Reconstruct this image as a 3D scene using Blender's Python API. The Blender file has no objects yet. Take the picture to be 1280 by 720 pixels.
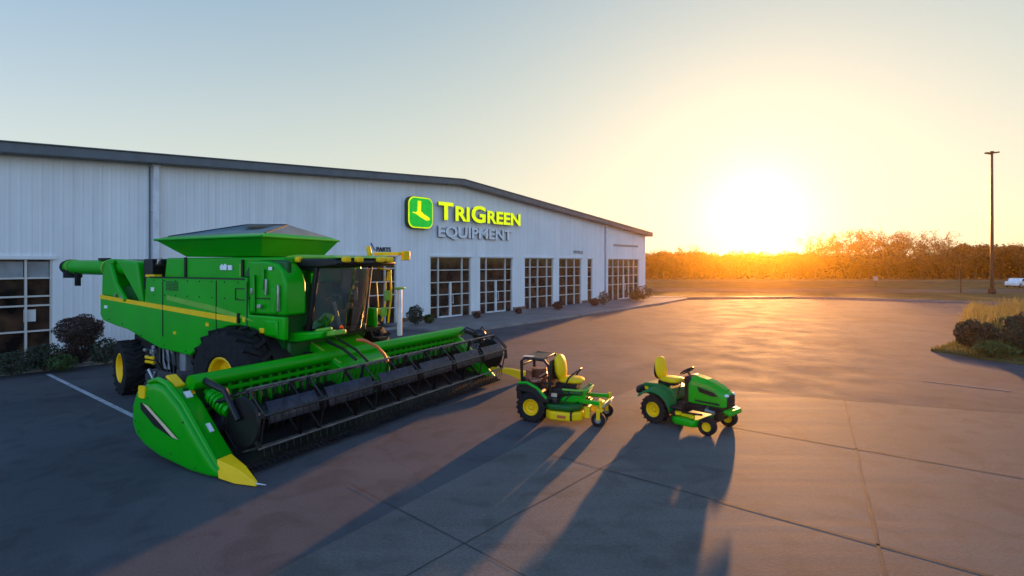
import bpy, math, random
from mathutils import Vector, Matrix
R = math.radians
scene = bpy.context.scene
COL = scene.collection
FPX, HOR, CAMH = 690.0, 329.0, 3.0

def ground_pt(px, py, z=0.0):
    """photo pixel -> point of the ground the surveyed layout was measured from"""
    d = FPX * (CAMH - z) / (py - HOR)
    return Vector(((px - 640) * d / FPX, d, z))

# ------------------------------------------------------------------ materials
def new_mat(name):
    m = bpy.data.materials.new(name); m.use_nodes = True
    nt = m.node_tree; b = nt.nodes['Principled BSDF']
    return m, nt, b

def mat(name, col, rough=0.5, metal=0.0, var=0.12, scale=3.0, bump=0.0, bscale=40.0, coat=0.0, spec=0.5, col2=None, emit=0.0, trans=0.0):
    m, nt, b = new_mat(name)
    N, L = nt.nodes, nt.links
    tc = N.new('ShaderNodeTexCoord')
    no = N.new('ShaderNodeTexNoise'); no.inputs['Scale'].default_value = scale; no.inputs['Detail'].default_value = 5
    L.new(tc.outputs['Object'], no.inputs['Vector'])
    cr = N.new('ShaderNodeValToRGB')
    c2 = col2 or tuple(min(1, c * (1 + var)) for c in col)
    c1 = tuple(c * (1 - var) for c in col) if not col2 else col
    cr.color_ramp.elements[0].color = (*c1, 1); cr.color_ramp.elements[0].position = .32
    cr.color_ramp.elements[1].color = (*c2, 1); cr.color_ramp.elements[1].position = .68
    L.new(no.outputs['Fac'], cr.inputs['Fac']); L.new(cr.outputs['Color'], b.inputs['Base Color'])
    mr = N.new('ShaderNodeMapRange'); mr.inputs['To Min'].default_value = max(0.02, rough - .07); mr.inputs['To Max'].default_value = min(1, rough + .09)
    n2 = N.new('ShaderNodeTexNoise'); n2.inputs['Scale'].default_value = scale * 4; n2.inputs['Detail'].default_value = 6
    L.new(tc.outputs['Object'], n2.inputs['Vector']); L.new(n2.outputs['Fac'], mr.inputs['Value']); L.new(mr.outputs['Result'], b.inputs['Roughness'])
    b.inputs['Metallic'].default_value = metal; b.inputs['Coat Weight'].default_value = coat
    b.inputs['Specular IOR Level'].default_value = spec
    if bump:
        n3 = N.new('ShaderNodeTexNoise'); n3.inputs['Scale'].default_value = bscale; n3.inputs['Detail'].default_value = 4
        L.new(tc.outputs['Object'], n3.inputs['Vector'])
        bp = N.new('ShaderNodeBump'); bp.inputs['Strength'].default_value = bump; bp.inputs['Distance'].default_value = .01
        L.new(n3.outputs['Fac'], bp.inputs['Height']); L.new(bp.outputs['Normal'], b.inputs['Normal'])
    if emit:
        L.new(cr.outputs['Color'], b.inputs['Emission Color']); b.inputs['Emission Strength'].default_value = emit
    if trans:
        out = N['Material Output']; tr = N.new('ShaderNodeBsdfTranslucent'); mx = N.new('ShaderNodeMixShader')
        L.new(cr.outputs['Color'], tr.inputs['Color']); mx.inputs[0].default_value = trans
        L.new(b.outputs[0], mx.inputs[1]); L.new(tr.outputs[0], mx.inputs[2]); L.new(mx.outputs[0], out.inputs['Surface'])
    return m

def ground_mat(name, c1, c2, rough, gscale, bump, streak=False, cracks=False, stain=.5, spec=.5):
    m, nt, b = new_mat(name)
    N, L = nt.nodes, nt.links
    tc = N.new('ShaderNodeTexCoord')
    def noise(sc, det=6, vec=None, dist=0):
        n = N.new('ShaderNodeTexNoise'); n.inputs['Scale'].default_value = sc; n.inputs['Detail'].default_value = det; n.inputs['Distortion'].default_value = dist
        L.new(vec or tc.outputs['Object'], n.inputs['Vector']); return n.outputs['Fac']
    def ramp(src, a, bb, p0=.35, p1=.65):
        r = N.new('ShaderNodeValToRGB'); r.color_ramp.elements[0].color = (*a, 1); r.color_ramp.elements[1].color = (*bb, 1)
        r.color_ramp.elements[0].position = p0; r.color_ramp.elements[1].position = p1; L.new(src, r.inputs['Fac']); return r.outputs['Color']
    def mul(a, bb, f=1.0):
        x = N.new('ShaderNodeMix'); x.data_type = 'RGBA'; x.blend_type = 'MULTIPLY'; x.inputs['Factor'].default_value = f
        L.new(a, x.inputs['A']); L.new(bb, x.inputs['B']); return x.outputs['Result']
    c = ramp(noise(.35, 8), c1, c2)
    g = lambda v: (v, v, v)
    c = mul(c, ramp(noise(gscale, 3), g(.8), g(1.12), .3, .7))
    c = mul(c, ramp(noise(.12, 5, dist=1.5), g(1 - stain * .5), g(1.05), .38, .55))
    c = mul(c, ramp(noise(1.7, 6, dist=.8), g(.82), g(1.04), .36, .5))
    mp = N.new('ShaderNodeMapping'); mp.inputs['Rotation'].default_value = (0, 0, R(15)); mp.inputs['Scale'].default_value = (.12, 3.2, 1)
    L.new(tc.outputs['Object'], mp.inputs['Vector'])
    st = noise(1.1, 6, mp.outputs['Vector'])
    if streak: c = mul(c, ramp(st, g(.9), g(1.05), .38, .62))
    if cracks:
        v = N.new('ShaderNodeTexVoronoi'); v.feature = 'DISTANCE_TO_EDGE'; v.inputs['Scale'].default_value = .16
        wn = N.new('ShaderNodeTexNoise'); wn.inputs['Scale'].default_value = .8; wn.inputs['Detail'].default_value = 6; L.new(tc.outputs['Object'], wn.inputs['Vector'])
        ad = N.new('ShaderNodeMix'); ad.data_type = 'RGBA'; ad.blend_type = 'LINEAR_LIGHT'; ad.inputs['Factor'].default_value = .6
        L.new(tc.outputs['Object'], ad.inputs['A']); L.new(wn.outputs['Color'], ad.inputs['B']); L.new(ad.outputs['Result'], v.inputs['Vector'])
        c = mul(c, ramp(v.outputs['Distance'], g(.45), g(1), .0, .003), .35)
    L.new(c, b.inputs['Base Color'])
    mr = N.new('ShaderNodeMapRange'); mr.inputs['From Min'].default_value = .3; mr.inputs['From Max'].default_value = .7
    ra_ = .03 if streak else .08; mr.inputs['To Min'].default_value = rough - ra_; mr.inputs['To Max'].default_value = min(1, rough + ra_)
    L.new(st if streak else noise(.8), mr.inputs['Value']); L.new(mr.outputs['Result'], b.inputs['Roughness'])
    b.inputs['Specular IOR Level'].default_value = spec
    bp = N.new('ShaderNodeBump'); bp.inputs['Strength'].default_value = bump; bp.inputs['Distance'].default_value = .02
    L.new(noise(gscale * 1.5, 4), bp.inputs['Height'])
    b2 = N.new('ShaderNodeBump'); b2.inputs['Strength'].default_value = .03 if streak else .008; b2.inputs['Distance'].default_value = .05
    L.new(st, b2.inputs['Height']); L.new(bp.outputs['Normal'], b2.inputs['Normal']); L.new(b2.outputs['Normal'], b.inputs['Normal'])
    return m

M = {}
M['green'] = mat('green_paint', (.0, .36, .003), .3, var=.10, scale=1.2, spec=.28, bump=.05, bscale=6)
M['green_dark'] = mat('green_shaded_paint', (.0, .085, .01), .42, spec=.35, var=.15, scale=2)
M['green_mid'] = mat('green_fender_plastic', (.0, .14, .025), .5, spec=.3)
M['green_lime'] = mat('lime_decal', (.16, .42, .03), .4)
M['yellow'] = mat('yellow_paint', (.95, .56, .0), .42, var=.06, coat=.0, spec=.35)
M['seat'] = mat('yellow_vinyl', (1.0, .58, .0), .5, spec=.3, var=.05, bump=.2, bscale=60)
M['black'] = mat('black_metal', (.009, .009, .01), .45, var=.3, spec=.35)
M['steelblack'] = mat('worn_black_steel', (.03, .031, .036), .36, metal=.5, var=.35, scale=5)
M['rubber'] = mat('tyre_rubber', (.012, .012, .013), .8, var=.4, scale=8, bump=.3, spec=.25)
M['skytint'] = mat('sky_tinted_sheet', (.03, .035, .06), .28, metal=.7, var=.4, scale=7, bump=.4, bscale=9)  # blue of the reflected sky put into the base colour
M['batmetal'] = mat('worn_bat_pipe', (.13, .12, .12), .4, metal=.5, var=.4, scale=7)
M['steel'] = mat('bare_steel', (.42, .41, .40), .38, metal=.9, var=.25, scale=6)
M['grey'] = mat('grey_metal', (.25, .26, .27), .5, var=.2)
M['tarp'] = mat('grey_tank_cover', (.10, .16, .17), .5, var=.2, scale=2, bump=.2, bscale=12)
M['dglass'] = mat('cab_glass', (.03, .035, .035), .05, var=.4, scale=2, spec=.8)
M['orange'] = mat('orange_hose', (.6, .12, .03), .5)
M['engine'] = mat('engine_metal', (.34, .12, .07), .4, metal=.5, var=.45, scale=9)
M['white'] = mat('white_paint', (.75, .75, .74), .5)
M['whitecar'] = mat('white_car_paint', (.8, .8, .78), .25, coat=.5)
M['wallpanel'] = mat('white_metal_cladding', (.82, .83, .84), .5, var=.05, scale=.6, metal=0)
M['trimgrey'] = mat('grey_fascia_metal', (.11, .13, .15), .45, var=.12)
M['roofm'] = mat('grey_roof_metal', (.3, .31, .32), .45)
M['pipe'] = mat('white_downpipe', (.72, .74, .78), .4)
M['mullion'] = mat('beige_aluminium', (.62, .58, .52), .45, var=.08)
M['brick'] = mat('brown_plinth', (.2, .11, .08), .8, var=.3, scale=9, bump=.4)
M['decalwhite'] = mat('white_decal', (.8, .8, .8), .5)
M['decaltan'] = mat('tan_decal', (.75, .55, .36), .5)
M['signgreen'] = mat('sign_green_face', (.0, .5, .03), .4, emit=.25)  # emission added to brighten these sign faces
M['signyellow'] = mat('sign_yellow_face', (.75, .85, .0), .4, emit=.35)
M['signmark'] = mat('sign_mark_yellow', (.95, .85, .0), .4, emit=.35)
M['signdark'] = mat('sign_return_dark', (.01, .06, .02), .5)
M['signsilver'] = mat('sign_silver_letters', (.85, .86, .88), .4)
M['signnavy'] = mat('sign_letter_returns', (.03, .035, .06), .5)
M['bark'] = mat('bark', (.07, .05, .035), .9, var=.3, scale=6)
M['bud'] = mat('spring_buds', (.06, .045, .014), .8, var=.4, scale=.6, trans=.2)
M['thicket'] = mat('thicket_leaves', (.035, .026, .008), .8, var=.5, scale=.35, trans=.05)
M['leafdark'] = mat('dark_evergreen_leaves', (.035, .05, .025), .6, var=.5, scale=4, trans=.15)
M['leafbrown'] = mat('brown_shrub_leaves', (.075, .045, .035), .7, var=.5, scale=4, trans=.15)
M['leafgreen'] = mat('green_low_leaves', (.06, .11, .025), .6, var=.5, scale=4, trans=.3)
M['grass'] = mat('dry_green_grass', (.11, .13, .03), .8, col2=(.2, .17, .05), scale=.9, trans=.35)
M['straw'] = mat('tall_dry_grass', (.32, .24, .08), .8, col2=(.2, .19, .06), scale=1.3, trans=.5)
M['soil'] = ground_mat('bed_mulch', (.05, .03, .02), (.09, .055, .035), .9, 14, .8)
M['turf'] = ground_mat('turf_ground', (.06, .07, .02), (.13, .11, .035), .9, 6, .8, spec=.1)
M['asphalt'] = ground_mat('asphalt', (.07, .07, .076), (.094, .093, .096), .86, 45, .14, cracks=True, stain=.35, spec=.2)
M['concrete'] = ground_mat('concrete_slabs', (.108, .1, .09), (.14, .129, .114), .8, 30, .10, streak=True, stain=.3, spec=.25)
M['walk'] = ground_mat('sidewalk_concrete', (.16, .145, .14), (.21, .19, .18), .6, 30, .25, stain=.3)
M['kerb'] = ground_mat('kerb_concrete', (.25, .23, .22), (.32, .3, .28), .6, 20, .3)
M['field'] = ground_mat('dry_field', (.14, .11, .045), (.25, .19, .08), .95, 1.2, .8, spec=.08)
M['road'] = ground_mat('far_road', (.11, .1, .075), (.15, .135, .1), .95, 20, .2, spec=.05)
M['joint'] = mat('joint_sealant', (.045, .038, .033), .8, var=.4, scale=2)
M['paintold'] = mat('faded_line', (.17, .165, .16), .85, var=.3, scale=6, spec=.2)
M['paint'] = mat('worn_white_line', (.42, .42, .42), .6, var=.35, scale=6)

# storefront glass: opaque pane, dim room and warm reflections mottled into its base colour
def glass_mat():
    m, nt, b = new_mat('storefront_glass'); N, L = nt.nodes, nt.links
    tc = N.new('ShaderNodeTexCoord'); n = N.new('ShaderNodeTexNoise'); n.inputs['Scale'].default_value = 1.7; n.inputs['Detail'].default_value = 4
    L.new(tc.outputs['Object'], n.inputs['Vector'])
    r = N.new('ShaderNodeValToRGB'); e = r.color_ramp.elements
    e[0].position = .38; e[0].color = (.012, .01, .01, 1); e[1].position = .64; e[1].color = (.09, .048, .03, 1)
    L.new(n.outputs['Fac'], r.inputs['Fac']); L.new(r.outputs['Color'], b.inputs['Base Color'])
    b.inputs['Roughness'].default_value = .06; b.inputs['Specular IOR Level'].default_value = .45
    n2 = N.new('ShaderNodeTexNoise'); n2.inputs['Scale'].default_value = .8; L.new(tc.outputs['Object'], n2.inputs['Vector'])
    bp = N.new('ShaderNodeBump'); bp.inputs['Strength'].default_value = .08; bp.inputs['Distance'].default_value = .05
    L.new(n2.outputs['Fac'], bp.inputs['Height']); L.new(bp.outputs['Normal'], b.inputs['Normal'])
    return m
M['glass'] = glass_mat()
def weather_wall():
    m = M['wallpanel']; nt = m.node_tree; N, L = nt.nodes, nt.links; b = N['Principled BSDF']
    src = b.inputs['Base Color'].links[0].from_socket; tc = N.new('ShaderNodeTexCoord')
    mp = N.new('ShaderNodeMapping'); mp.inputs['Scale'].default_value = (3.5, 1, .14); L.new(tc.outputs['Object'], mp.inputs['Vector'])
    n = N.new('ShaderNodeTexNoise'); n.inputs['Scale'].default_value = 1.0; n.inputs['Detail'].default_value = 7; L.new(mp.outputs[0], n.inputs['Vector'])
    r = N.new('ShaderNodeValToRGB'); r.color_ramp.elements[0].position = .35; r.color_ramp.elements[0].color = (.92, .915, .91, 1); r.color_ramp.elements[1].position = .58; r.color_ramp.elements[1].color = (1, 1, 1, 1); L.new(n.outputs['Fac'], r.inputs['Fac'])
    x = N.new('ShaderNodeMix'); x.data_type = 'RGBA'; x.blend_type = 'MULTIPLY'; x.inputs['Factor'].default_value = 1; L.new(src, x.inputs['A']); L.new(r.outputs[0], x.inputs['B'])
    L.new(x.outputs['Result'], b.inputs['Base Color'])
weather_wall()
def clear_glass():
    m, nt, b = new_mat('clear_cab_glass'); N, L = nt.nodes, nt.links
    out = N['Material Output']; tr = N.new('ShaderNodeBsdfTransparent'); tr.inputs[0].default_value = (.8, .86, .8, 1)
    gl = N.new('ShaderNodeBsdfGlossy'); gl.inputs['Roughness'].default_value = .03
    fr = N.new('ShaderNodeFresnel'); fr.inputs[0].default_value = 1.7; mx = N.new('ShaderNodeMixShader')
    ma = N.new('ShaderNodeMath'); ma.operation = 'MAXIMUM'; ma.inputs[1].default_value = .34; L.new(fr.outputs[0], ma.inputs[0]); L.new(ma.outputs[0], mx.inputs[0]); L.new(tr.outputs[0], mx.inputs[1]); L.new(gl.outputs[0], mx.inputs[2]); L.new(mx.outputs[0], out.inputs['Surface'])
    return m
M['clear'] = clear_glass()

# ------------------------------------------------------------------ mesh builder
class MB:
    def __init__(s): s.v = []; s.f = []
    def add(s, vs, fs):
        o = len(s.v); s.v += [tuple(v) for v in vs]; s.f += [tuple(i + o for i in f) for f in fs]; return s
    def box(s, c, d, rot=None, rz=0, ry=0, rx=0):
        mt = Matrix.Rotation(rz, 3, 'Z') @ Matrix.Rotation(ry, 3, 'Y') @ Matrix.Rotation(rx, 3, 'X')
        c = Vector(c); vs = []
        for k in range(8):
            p = Vector(((-1, 1)[k & 1] * d[0] / 2, (-1, 1)[k >> 1 & 1] * d[1] / 2, (-1, 1)[k >> 2] * d[2] / 2)); vs.append(c + mt @ p)
        return s.add(vs, [(0, 2, 3, 1), (4, 5, 7, 6), (0, 1, 5, 4), (2, 6, 7, 3), (0, 4, 6, 2), (1, 3, 7, 5)])
    def tube(s, pts, r, n=10, cap=True):
        pts = [Vector(p) for p in pts]
        rs = r if isinstance(r, (list, tuple)) else [r] * len(pts)
        rings = []; prev = None
        for i, p in enumerate(pts):
            t = (pts[min(i + 1, len(pts) - 1)] - pts[max(i - 1, 0)]).normalized()
            if prev is None:
                a = Vector((0, 0, 1)) if abs(t.z) < .9 else Vector((1, 0, 0)); u = t.cross(a).normalized()
            else:
                u = (prev - t * prev.dot(t))
                u = u.normalized() if u.length > 1e-5 else t.orthogonal().normalized()
            prev = u; w = t.cross(u)
            rings.append([p + (u * math.cos(2 * math.pi * k / n) + w * math.sin(2 * math.pi * k / n)) * rs[i] for k in range(n)])
        vs = [v for rg in rings for v in rg]; fs = []
        for i in range(len(rings) - 1):
            for k in range(n):
                a = i * n + k; b = i * n + (k + 1) % n; fs.append((a, b, b + n, a + n))
        if cap: fs.append(tuple(range(n))[::-1]); fs.append(tuple((len(rings) - 1) * n + k for k in range(n)))
        return s.add(vs, fs)
    def prism(s, poly, a0, a1, axis='y', inset=0):
        """poly in the two other axes; extruded along axis"""
        n = len(poly)
        def P(p, a):
            return {'y': (p[0], a, p[1]), 'x': (a, p[0], p[1]), 'z': (p[0], p[1], a)}[axis]
        vs = [P(p, a0) for p in poly] + [P(p, a1) for p in poly]
        fs = [tuple(range(n)), tuple(range(2 * n - 1, n - 1, -1))] + [(i, i + n, (i + 1) % n + n, (i + 1) % n) for i in range(n)]
        return s.add(vs, fs)
    def lathe(s, prof, c, axis='y', n=32):
        """prof: list of (a, r) along axis, closed surface"""
        c = Vector(c); vs = []; m = len(prof)
        for k in range(n):
            t = 2 * math.pi * k / n; co, si = math.cos(t), math.sin(t)
            for a, r in prof:
                vs.append(c + {'y': Vector((r * co, a, r * si)), 'z': Vector((r * co, r * si, a)), 'x': Vector((a, r * co, r * si))}[axis])
        fs = []
        for k in range(n):
            for j in range(m - 1):
                a = k * m + j; b = ((k + 1) % n) * m + j; fs.append((a, a + 1, b + 1, b))
        return s.add(vs, fs)
    def ell(s, c, r, nu=20, nv=12, pw=1.0):
        vs = []; fs = []
        sg = lambda x: math.copysign(abs(x) ** pw, x)
        for j in range(nv + 1):
            ph = -math.pi / 2 + math.pi * j / nv
            for i in range(nu):
                th = 2 * math.pi * i / nu
                vs.append((c[0] + r[0] * sg(math.cos(ph)) * sg(math.cos(th)), c[1] + r[1] * sg(math.cos(ph)) * sg(math.sin(th)), c[2] + r[2] * sg(math.sin(ph))))
        for j in range(nv):
            for i in range(nu):
                a = j * nu + i; b = j * nu + (i + 1) % nu; fs.append((a, b, b + nu, a + nu))
        return s.add(vs, fs)
    def loft(s, rings, closed=True, cap=True):
        n = len(rings[0]); vs = [p for r in rings for p in r]; fs = []
        for i in range(len(rings) - 1):
            for k in range(n if closed else n - 1):
                a = i * n + k; b = i * n + (k + 1) % n; fs.append((a, b, b + n, a + n))
        if cap and closed: fs.append(tuple(range(n))[::-1]); fs.append(tuple((len(rings) - 1) * n + k for k in range(n)))
        return s.add(vs, fs)
    def build(s, name, m, parent=None, bevel=0, smooth=35, loc=None, seg=2):
        me = bpy.data.meshes.new(name); me.from_pydata(s.v, [], s.f); me.validate(); me.update()
        import bmesh
        bm = bmesh.new(); bm.from_mesh(me); bmesh.ops.recalc_face_normals(bm, faces=bm.faces); bm.to_mesh(me); bm.free()
        me.materials.append(M[m] if isinstance(m, str) else m)
        o = bpy.data.objects.new(name, me); COL.objects.link(o)
        if parent: o.parent = parent
        if loc: o.location = loc
        if bevel:
            b = o.modifiers.new('bevel', 'BEVEL'); b.width = bevel; b.segments = seg; b.limit_method = 'ANGLE'; b.angle_limit = R(30)
        if smooth:
            for p in me.polygons: p.use_smooth = True
            try: me.set_sharp_from_angle(angle=R(smooth))
            except Exception: pass
        return o

SPLIT = {'head_trim', 'plinth', 'latch', 'tank_seam', 'linkage', 'panel_seam', 'service_cover', 'damper_rod', 'yellow_flap', 'warning_label', 'divider_bolt', 'hydraulic_tank', 'bracket', 'step_plate', 'deck_pulley', 'footrest', 'feeder_rail', 'front_guard', 'hydraulic_hose', 'upper_pane_sheet', 'auger_band', 'emblem_mark'}
_build = MB.build
def build(self, name, m, parent=None, **kw):
    if name not in SPLIT: return _build(self, name, m, parent, **kw)
    par = list(range(len(self.v)))
    def find(i):
        while par[i] != i: par[i] = par[par[i]]; i = par[i]
        return i
    for f in self.f:
        for i in f[1:]: par[find(i)] = find(f[0])
    comp = {}
    for f in self.f: comp.setdefault(find(f[0]), []).append(f)
    for fs in comp.values():
        ids = sorted({i for f in fs for i in f}); mp = {a: b for b, a in enumerate(ids)}
        q = MB(); q.v = [self.v[i] for i in ids]; q.f = [tuple(mp[i] for i in f) for f in fs]; o = _build(q, name, m, parent, **kw)
    return o
MB.build = build
def tag(o, label=None, cat=None, group=None, kind=None):
    if label: o['label'] = label
    if cat: o['category'] = cat
    if group: o['group'] = group
    if kind: o['kind'] = kind
    return o
def empty(name, loc, rz=0):
    e = bpy.data.objects.new(name, None); COL.objects.link(e); e.location = loc; e.rotation_euler = (0, 0, rz); e.empty_display_size = .3
    return e
def copy_tree(o, parent=None, name=None):
    c = o.copy(); COL.objects.link(c); c.parent = parent
    for ch in [x for x in o.children]: copy_tree(ch, c)
    return c
def sheet(name, pts, z, m, kind='structure'):
    b = MB(); b.add([(p[0], p[1], z) for p in pts], [tuple(range(len(pts)))])
    o = b.build(name, m, smooth=0)
    if o.data.polygons[0].normal.z < 0: o.data.flip_normals()
    return tag(o, kind=kind)
def strip(mb, a, b, w, z, t=0):
    a = Vector(a[:2]); b = Vector(b[:2]); d = (b - a).normalized(); n = Vector((-d.y, d.x)) * w / 2
    mb.add([(*(a - n), z), (*(b - n), z), (*(b + n), z), (*(a + n), z)], [(0, 1, 2, 3)])
def text_mb(s, size, depth, M3, bold=0.0, xscale=1.0, align='LEFT'):
    cu = bpy.data.curves.new('tmp', 'FONT'); cu.body = s; cu.size = size; cu.extrude = depth; cu.offset = bold; cu.align_x = align; cu.resolution_u = 4
    ob = bpy.data.objects.new('tmp', cu); COL.objects.link(ob)
    dg = bpy.context.evaluated_depsgraph_get(); dg.update()
    me = ob.evaluated_get(dg).to_mesh()
    vs = [M3 @ Vector((v.co.x * xscale, v.co.y, v.co.z)) for v in me.vertices]; fs = [tuple(p.vertices) for p in me.polygons]
    wid = max((v.co.x * xscale for v in me.vertices), default=0)
    ob.to_mesh_clear(); bpy.data.objects.remove(ob); bpy.data.curves.remove(cu)
    return vs, fs, wid

# ------------------------------------------------------------------ camera, light, sky
cam_d = bpy.data.cameras.new('camera'); cam = bpy.data.objects.new('camera', cam_d); COL.objects.link(cam); scene.camera = cam
cam.location = (0, 0, CAMH); cam.rotation_euler = (R(90), 0, 0)
cam_d.sensor_width = 36; cam_d.lens = FPX / 1280 * 36; cam_d.shift_y = -(360 - HOR) / 1280
cam_d.clip_end = 6000; cam_d.clip_start = .05
SUN_AZ = math.atan((945 - 640) / FPX); SUN_EL = R(4.6)
sdir = Vector((math.sin(SUN_AZ) * math.cos(SUN_EL), math.cos(SUN_AZ) * math.cos(SUN_EL), math.sin(SUN_EL)))
sl = bpy.data.lights.new('sun', 'SUN'); sl.energy = 5.0; sl.angle = R(1.0); sl.color = (1.0, .44, .13)
so = bpy.data.objects.new('sun', sl); COL.objects.link(so); so.rotation_euler = (-sdir).to_track_quat('-Z', 'Y').to_euler(); so.location = (20, 40, 30)

w = bpy.data.worlds.new('World'); scene.world = w; w.use_nodes = True
nt = w.node_tree; N, L = nt.nodes, nt.links
bg = N['Background']; bg.inputs['Strength'].default_value = .15
sky = N.new('ShaderNodeTexSky'); sky.sky_type = 'NISHITA'; sky.sun_disc = False
sky.sun_elevation = SUN_EL; sky.sun_rotation = SUN_AZ; sky.altitude = 100; sky.air_density = 1.0; sky.dust_density = 1.2; sky.ozone_density = 1.5
tc = N.new('ShaderNodeTexCoord')
nrm = N.new('ShaderNodeVectorMath'); nrm.operation = 'NORMALIZE'; L.new(tc.outputs['Generated'], nrm.inputs[0])
dt = N.new('ShaderNodeVectorMath'); dt.operation = 'DOT_PRODUCT'; L.new(nrm.outputs[0], dt.inputs[0]); dt.inputs[1].default_value = sdir
def mth(op, a, b=None, clamp=False):
    n = N.new('ShaderNodeMath'); n.operation = op; n.use_clamp = clamp
    for i, x in enumerate((a, b)):
        if x is None: continue
        if isinstance(x, (int, float)): n.inputs[i].default_value = x
        else: L.new(x, n.inputs[i])
    return n.outputs[0]
dpos = mth('MAXIMUM', dt.outputs['Value'], 0.0)
def halo(pw, col, amt, prev):
    p = mth('POWER', dpos, pw)
    sc = N.new('ShaderNodeVectorMath'); sc.operation = 'SCALE'; sc.inputs[0].default_value = col
    L.new(mth('MULTIPLY', p, amt), sc.inputs['Scale'])
    ad = N.new('ShaderNodeVectorMath'); ad.operation = 'ADD'; L.new(prev, ad.inputs[0]); L.new(sc.outputs[0], ad.inputs[1]); return ad.outputs[0]
tint = N.new('ShaderNodeVectorMath'); tint.operation = 'MULTIPLY'; L.new(sky.outputs[0], tint.inputs[0]); tint.inputs[1].default_value = (.92, 1.0, 1.2)
c = tint.outputs[0]
sepz = N.new('ShaderNodeSeparateXYZ'); L.new(nrm.outputs[0], sepz.inputs[0])
zz = mth('MAXIMUM', sepz.outputs['Z'], 0.0)
hf = mth('POWER', mth('SUBTRACT', 1.0, zz, True), 4.5)
hz = mth('MULTIPLY', hf, mth('POWER', mth('MULTIPLY', mth('ADD', dt.outputs['Value'], 1.0), .5), 1.6))
hsc = N.new('ShaderNodeVectorMath'); hsc.operation = 'SCALE'; hsc.inputs[0].default_value = (1.0, .68, .06); L.new(mth('MULTIPLY', hz, 5.5), hsc.inputs['Scale'])
hadd = N.new('ShaderNodeVectorMath'); hadd.operation = 'ADD'; L.new(c, hadd.inputs[0]); L.new(hsc.outputs[0], hadd.inputs[1]); c = hadd.outputs[0]
CMAX = 3.25
sp = N.new('ShaderNodeSeparateXYZ'); L.new(c, sp.inputs[0]); cmb = N.new('ShaderNodeCombineXYZ')
for i, (ch, gain, mx_) in enumerate((('X', 1.08, CMAX * 1.12), ('Y', 1.38, CMAX * 1.06), ('Z', 2.1, CMAX * .80))):
    x_ = mth('MULTIPLY', sp.outputs[ch], gain); L.new(mth('DIVIDE', x_, mth('ADD', 1.0, mth('DIVIDE', x_, mx_))), cmb.inputs[i])
back_fill = mth('POWER', mth('MULTIPLY', mth('SUBTRACT', 1.0, dt.outputs['Value']), .5), 1.6)  # added fill: sky behind the camera lifted and blued to light shaded sides
bs = N.new('ShaderNodeVectorMath'); bs.operation = 'SCALE'; L.new(cmb.outputs[0], bs.inputs[0]); L.new(mth('ADD', mth('MULTIPLY', back_fill, 1.6), 1.0), bs.inputs['Scale'])
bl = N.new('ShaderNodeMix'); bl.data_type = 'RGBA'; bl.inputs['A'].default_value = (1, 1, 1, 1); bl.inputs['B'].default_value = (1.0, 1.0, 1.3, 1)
L.new(mth('MULTIPLY', back_fill, 1.6, True), bl.inputs['Factor'])
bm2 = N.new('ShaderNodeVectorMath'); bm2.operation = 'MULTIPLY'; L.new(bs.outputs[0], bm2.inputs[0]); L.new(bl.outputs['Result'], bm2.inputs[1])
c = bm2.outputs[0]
HALOS = [(20, (1.0, .76, .36), .12), (110, (1.0, .8, .5), .45), (400, (1.0, .8, .5), 2.6)]
for pw, col, amt in HALOS: c = halo(pw, col, amt, c)
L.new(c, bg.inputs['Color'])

scene.view_settings.view_transform = 'Standard'; scene.view_settings.look = 'None'; scene.view_settings.gamma = 1; scene.view_settings.exposure = 1.15
scene.render.engine = 'CYCLES'
scene.cycles.max_bounces = 6; scene.cycles.transparent_max_bounces = 12; scene.cycles.volume_bounces = 0
scene.cycles.use_denoising = True

# ------------------------------------------------------------------ ground
sheet('ground', [(-900, -300), (1500, -300), (1500, 2500), (-900, 2500)], -.04, 'field')
lot = [(-60, -30), (70, -30), (70, 36), (44.5, 40)] + [tuple(ground_pt(px, py)[:2]) for px, py in [(1280, 381), (1180, 377.5), (1080, 374.5), (1000, 372.5), (900, 373), (815, 374), (740, 372)]] + [(-10, 60), (-60, 60)]
sheet('asphalt_lot', lot, 0.0, 'asphalt')
# concrete apron
ap = [ground_pt(*p) for p in [(1900, 566), (1280, 517), (1055, 500), (920, 487), (812, 478), (760, 500)]]
apron = [tuple(p[:2]) for p in ap] + [(-2.4, 5.2), (-4.2, 0), (-4.2, -10), (12, -10)]
sheet('concrete_apron', apron, .004, 'concrete')
jb = MB()
jrg = random.Random(3)
def jl(p, q, wd=.034):
    a, b = ground_pt(*p), ground_pt(*q); n_ = max(2, int((b - a).length / .35)); d = (b - a).normalized(); nn = Vector((-d.y, d.x, 0)); prev = a
    L_, R_ = [], []
    for k in range(n_ + 1):
        c_ = a.lerp(b, k / n_) + nn * jrg.gauss(0, .006); h_ = wd * jrg.uniform(.3, .65); L_.append(c_ + nn * h_); R_.append(c_ - nn * h_)
    for k in range(n_): jb.add([(*R_[k][:2], .008), (*R_[k + 1][:2], .008), (*L_[k + 1][:2], .008), (*L_[k][:2], .008)], [(0, 1, 2, 3)])
jl((690, 569), (1500, 793)); jl((900, 531.5), (1500, 637)); jl((1055, 500), (1107, 722)); jl((1107, 722), (1130, 860))
jl((470, 740), (800, 559), .016); jl((440, 606), (690, 738), .016)
jl((812, 478), (920, 487)); jl((920, 487), (1055, 500)); jl((1055, 500), (1280, 517)); jl((1280, 517), (1900, 566))
tag(jb.build('expansion_joints', 'joint', smooth=0), kind='structure')
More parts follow.
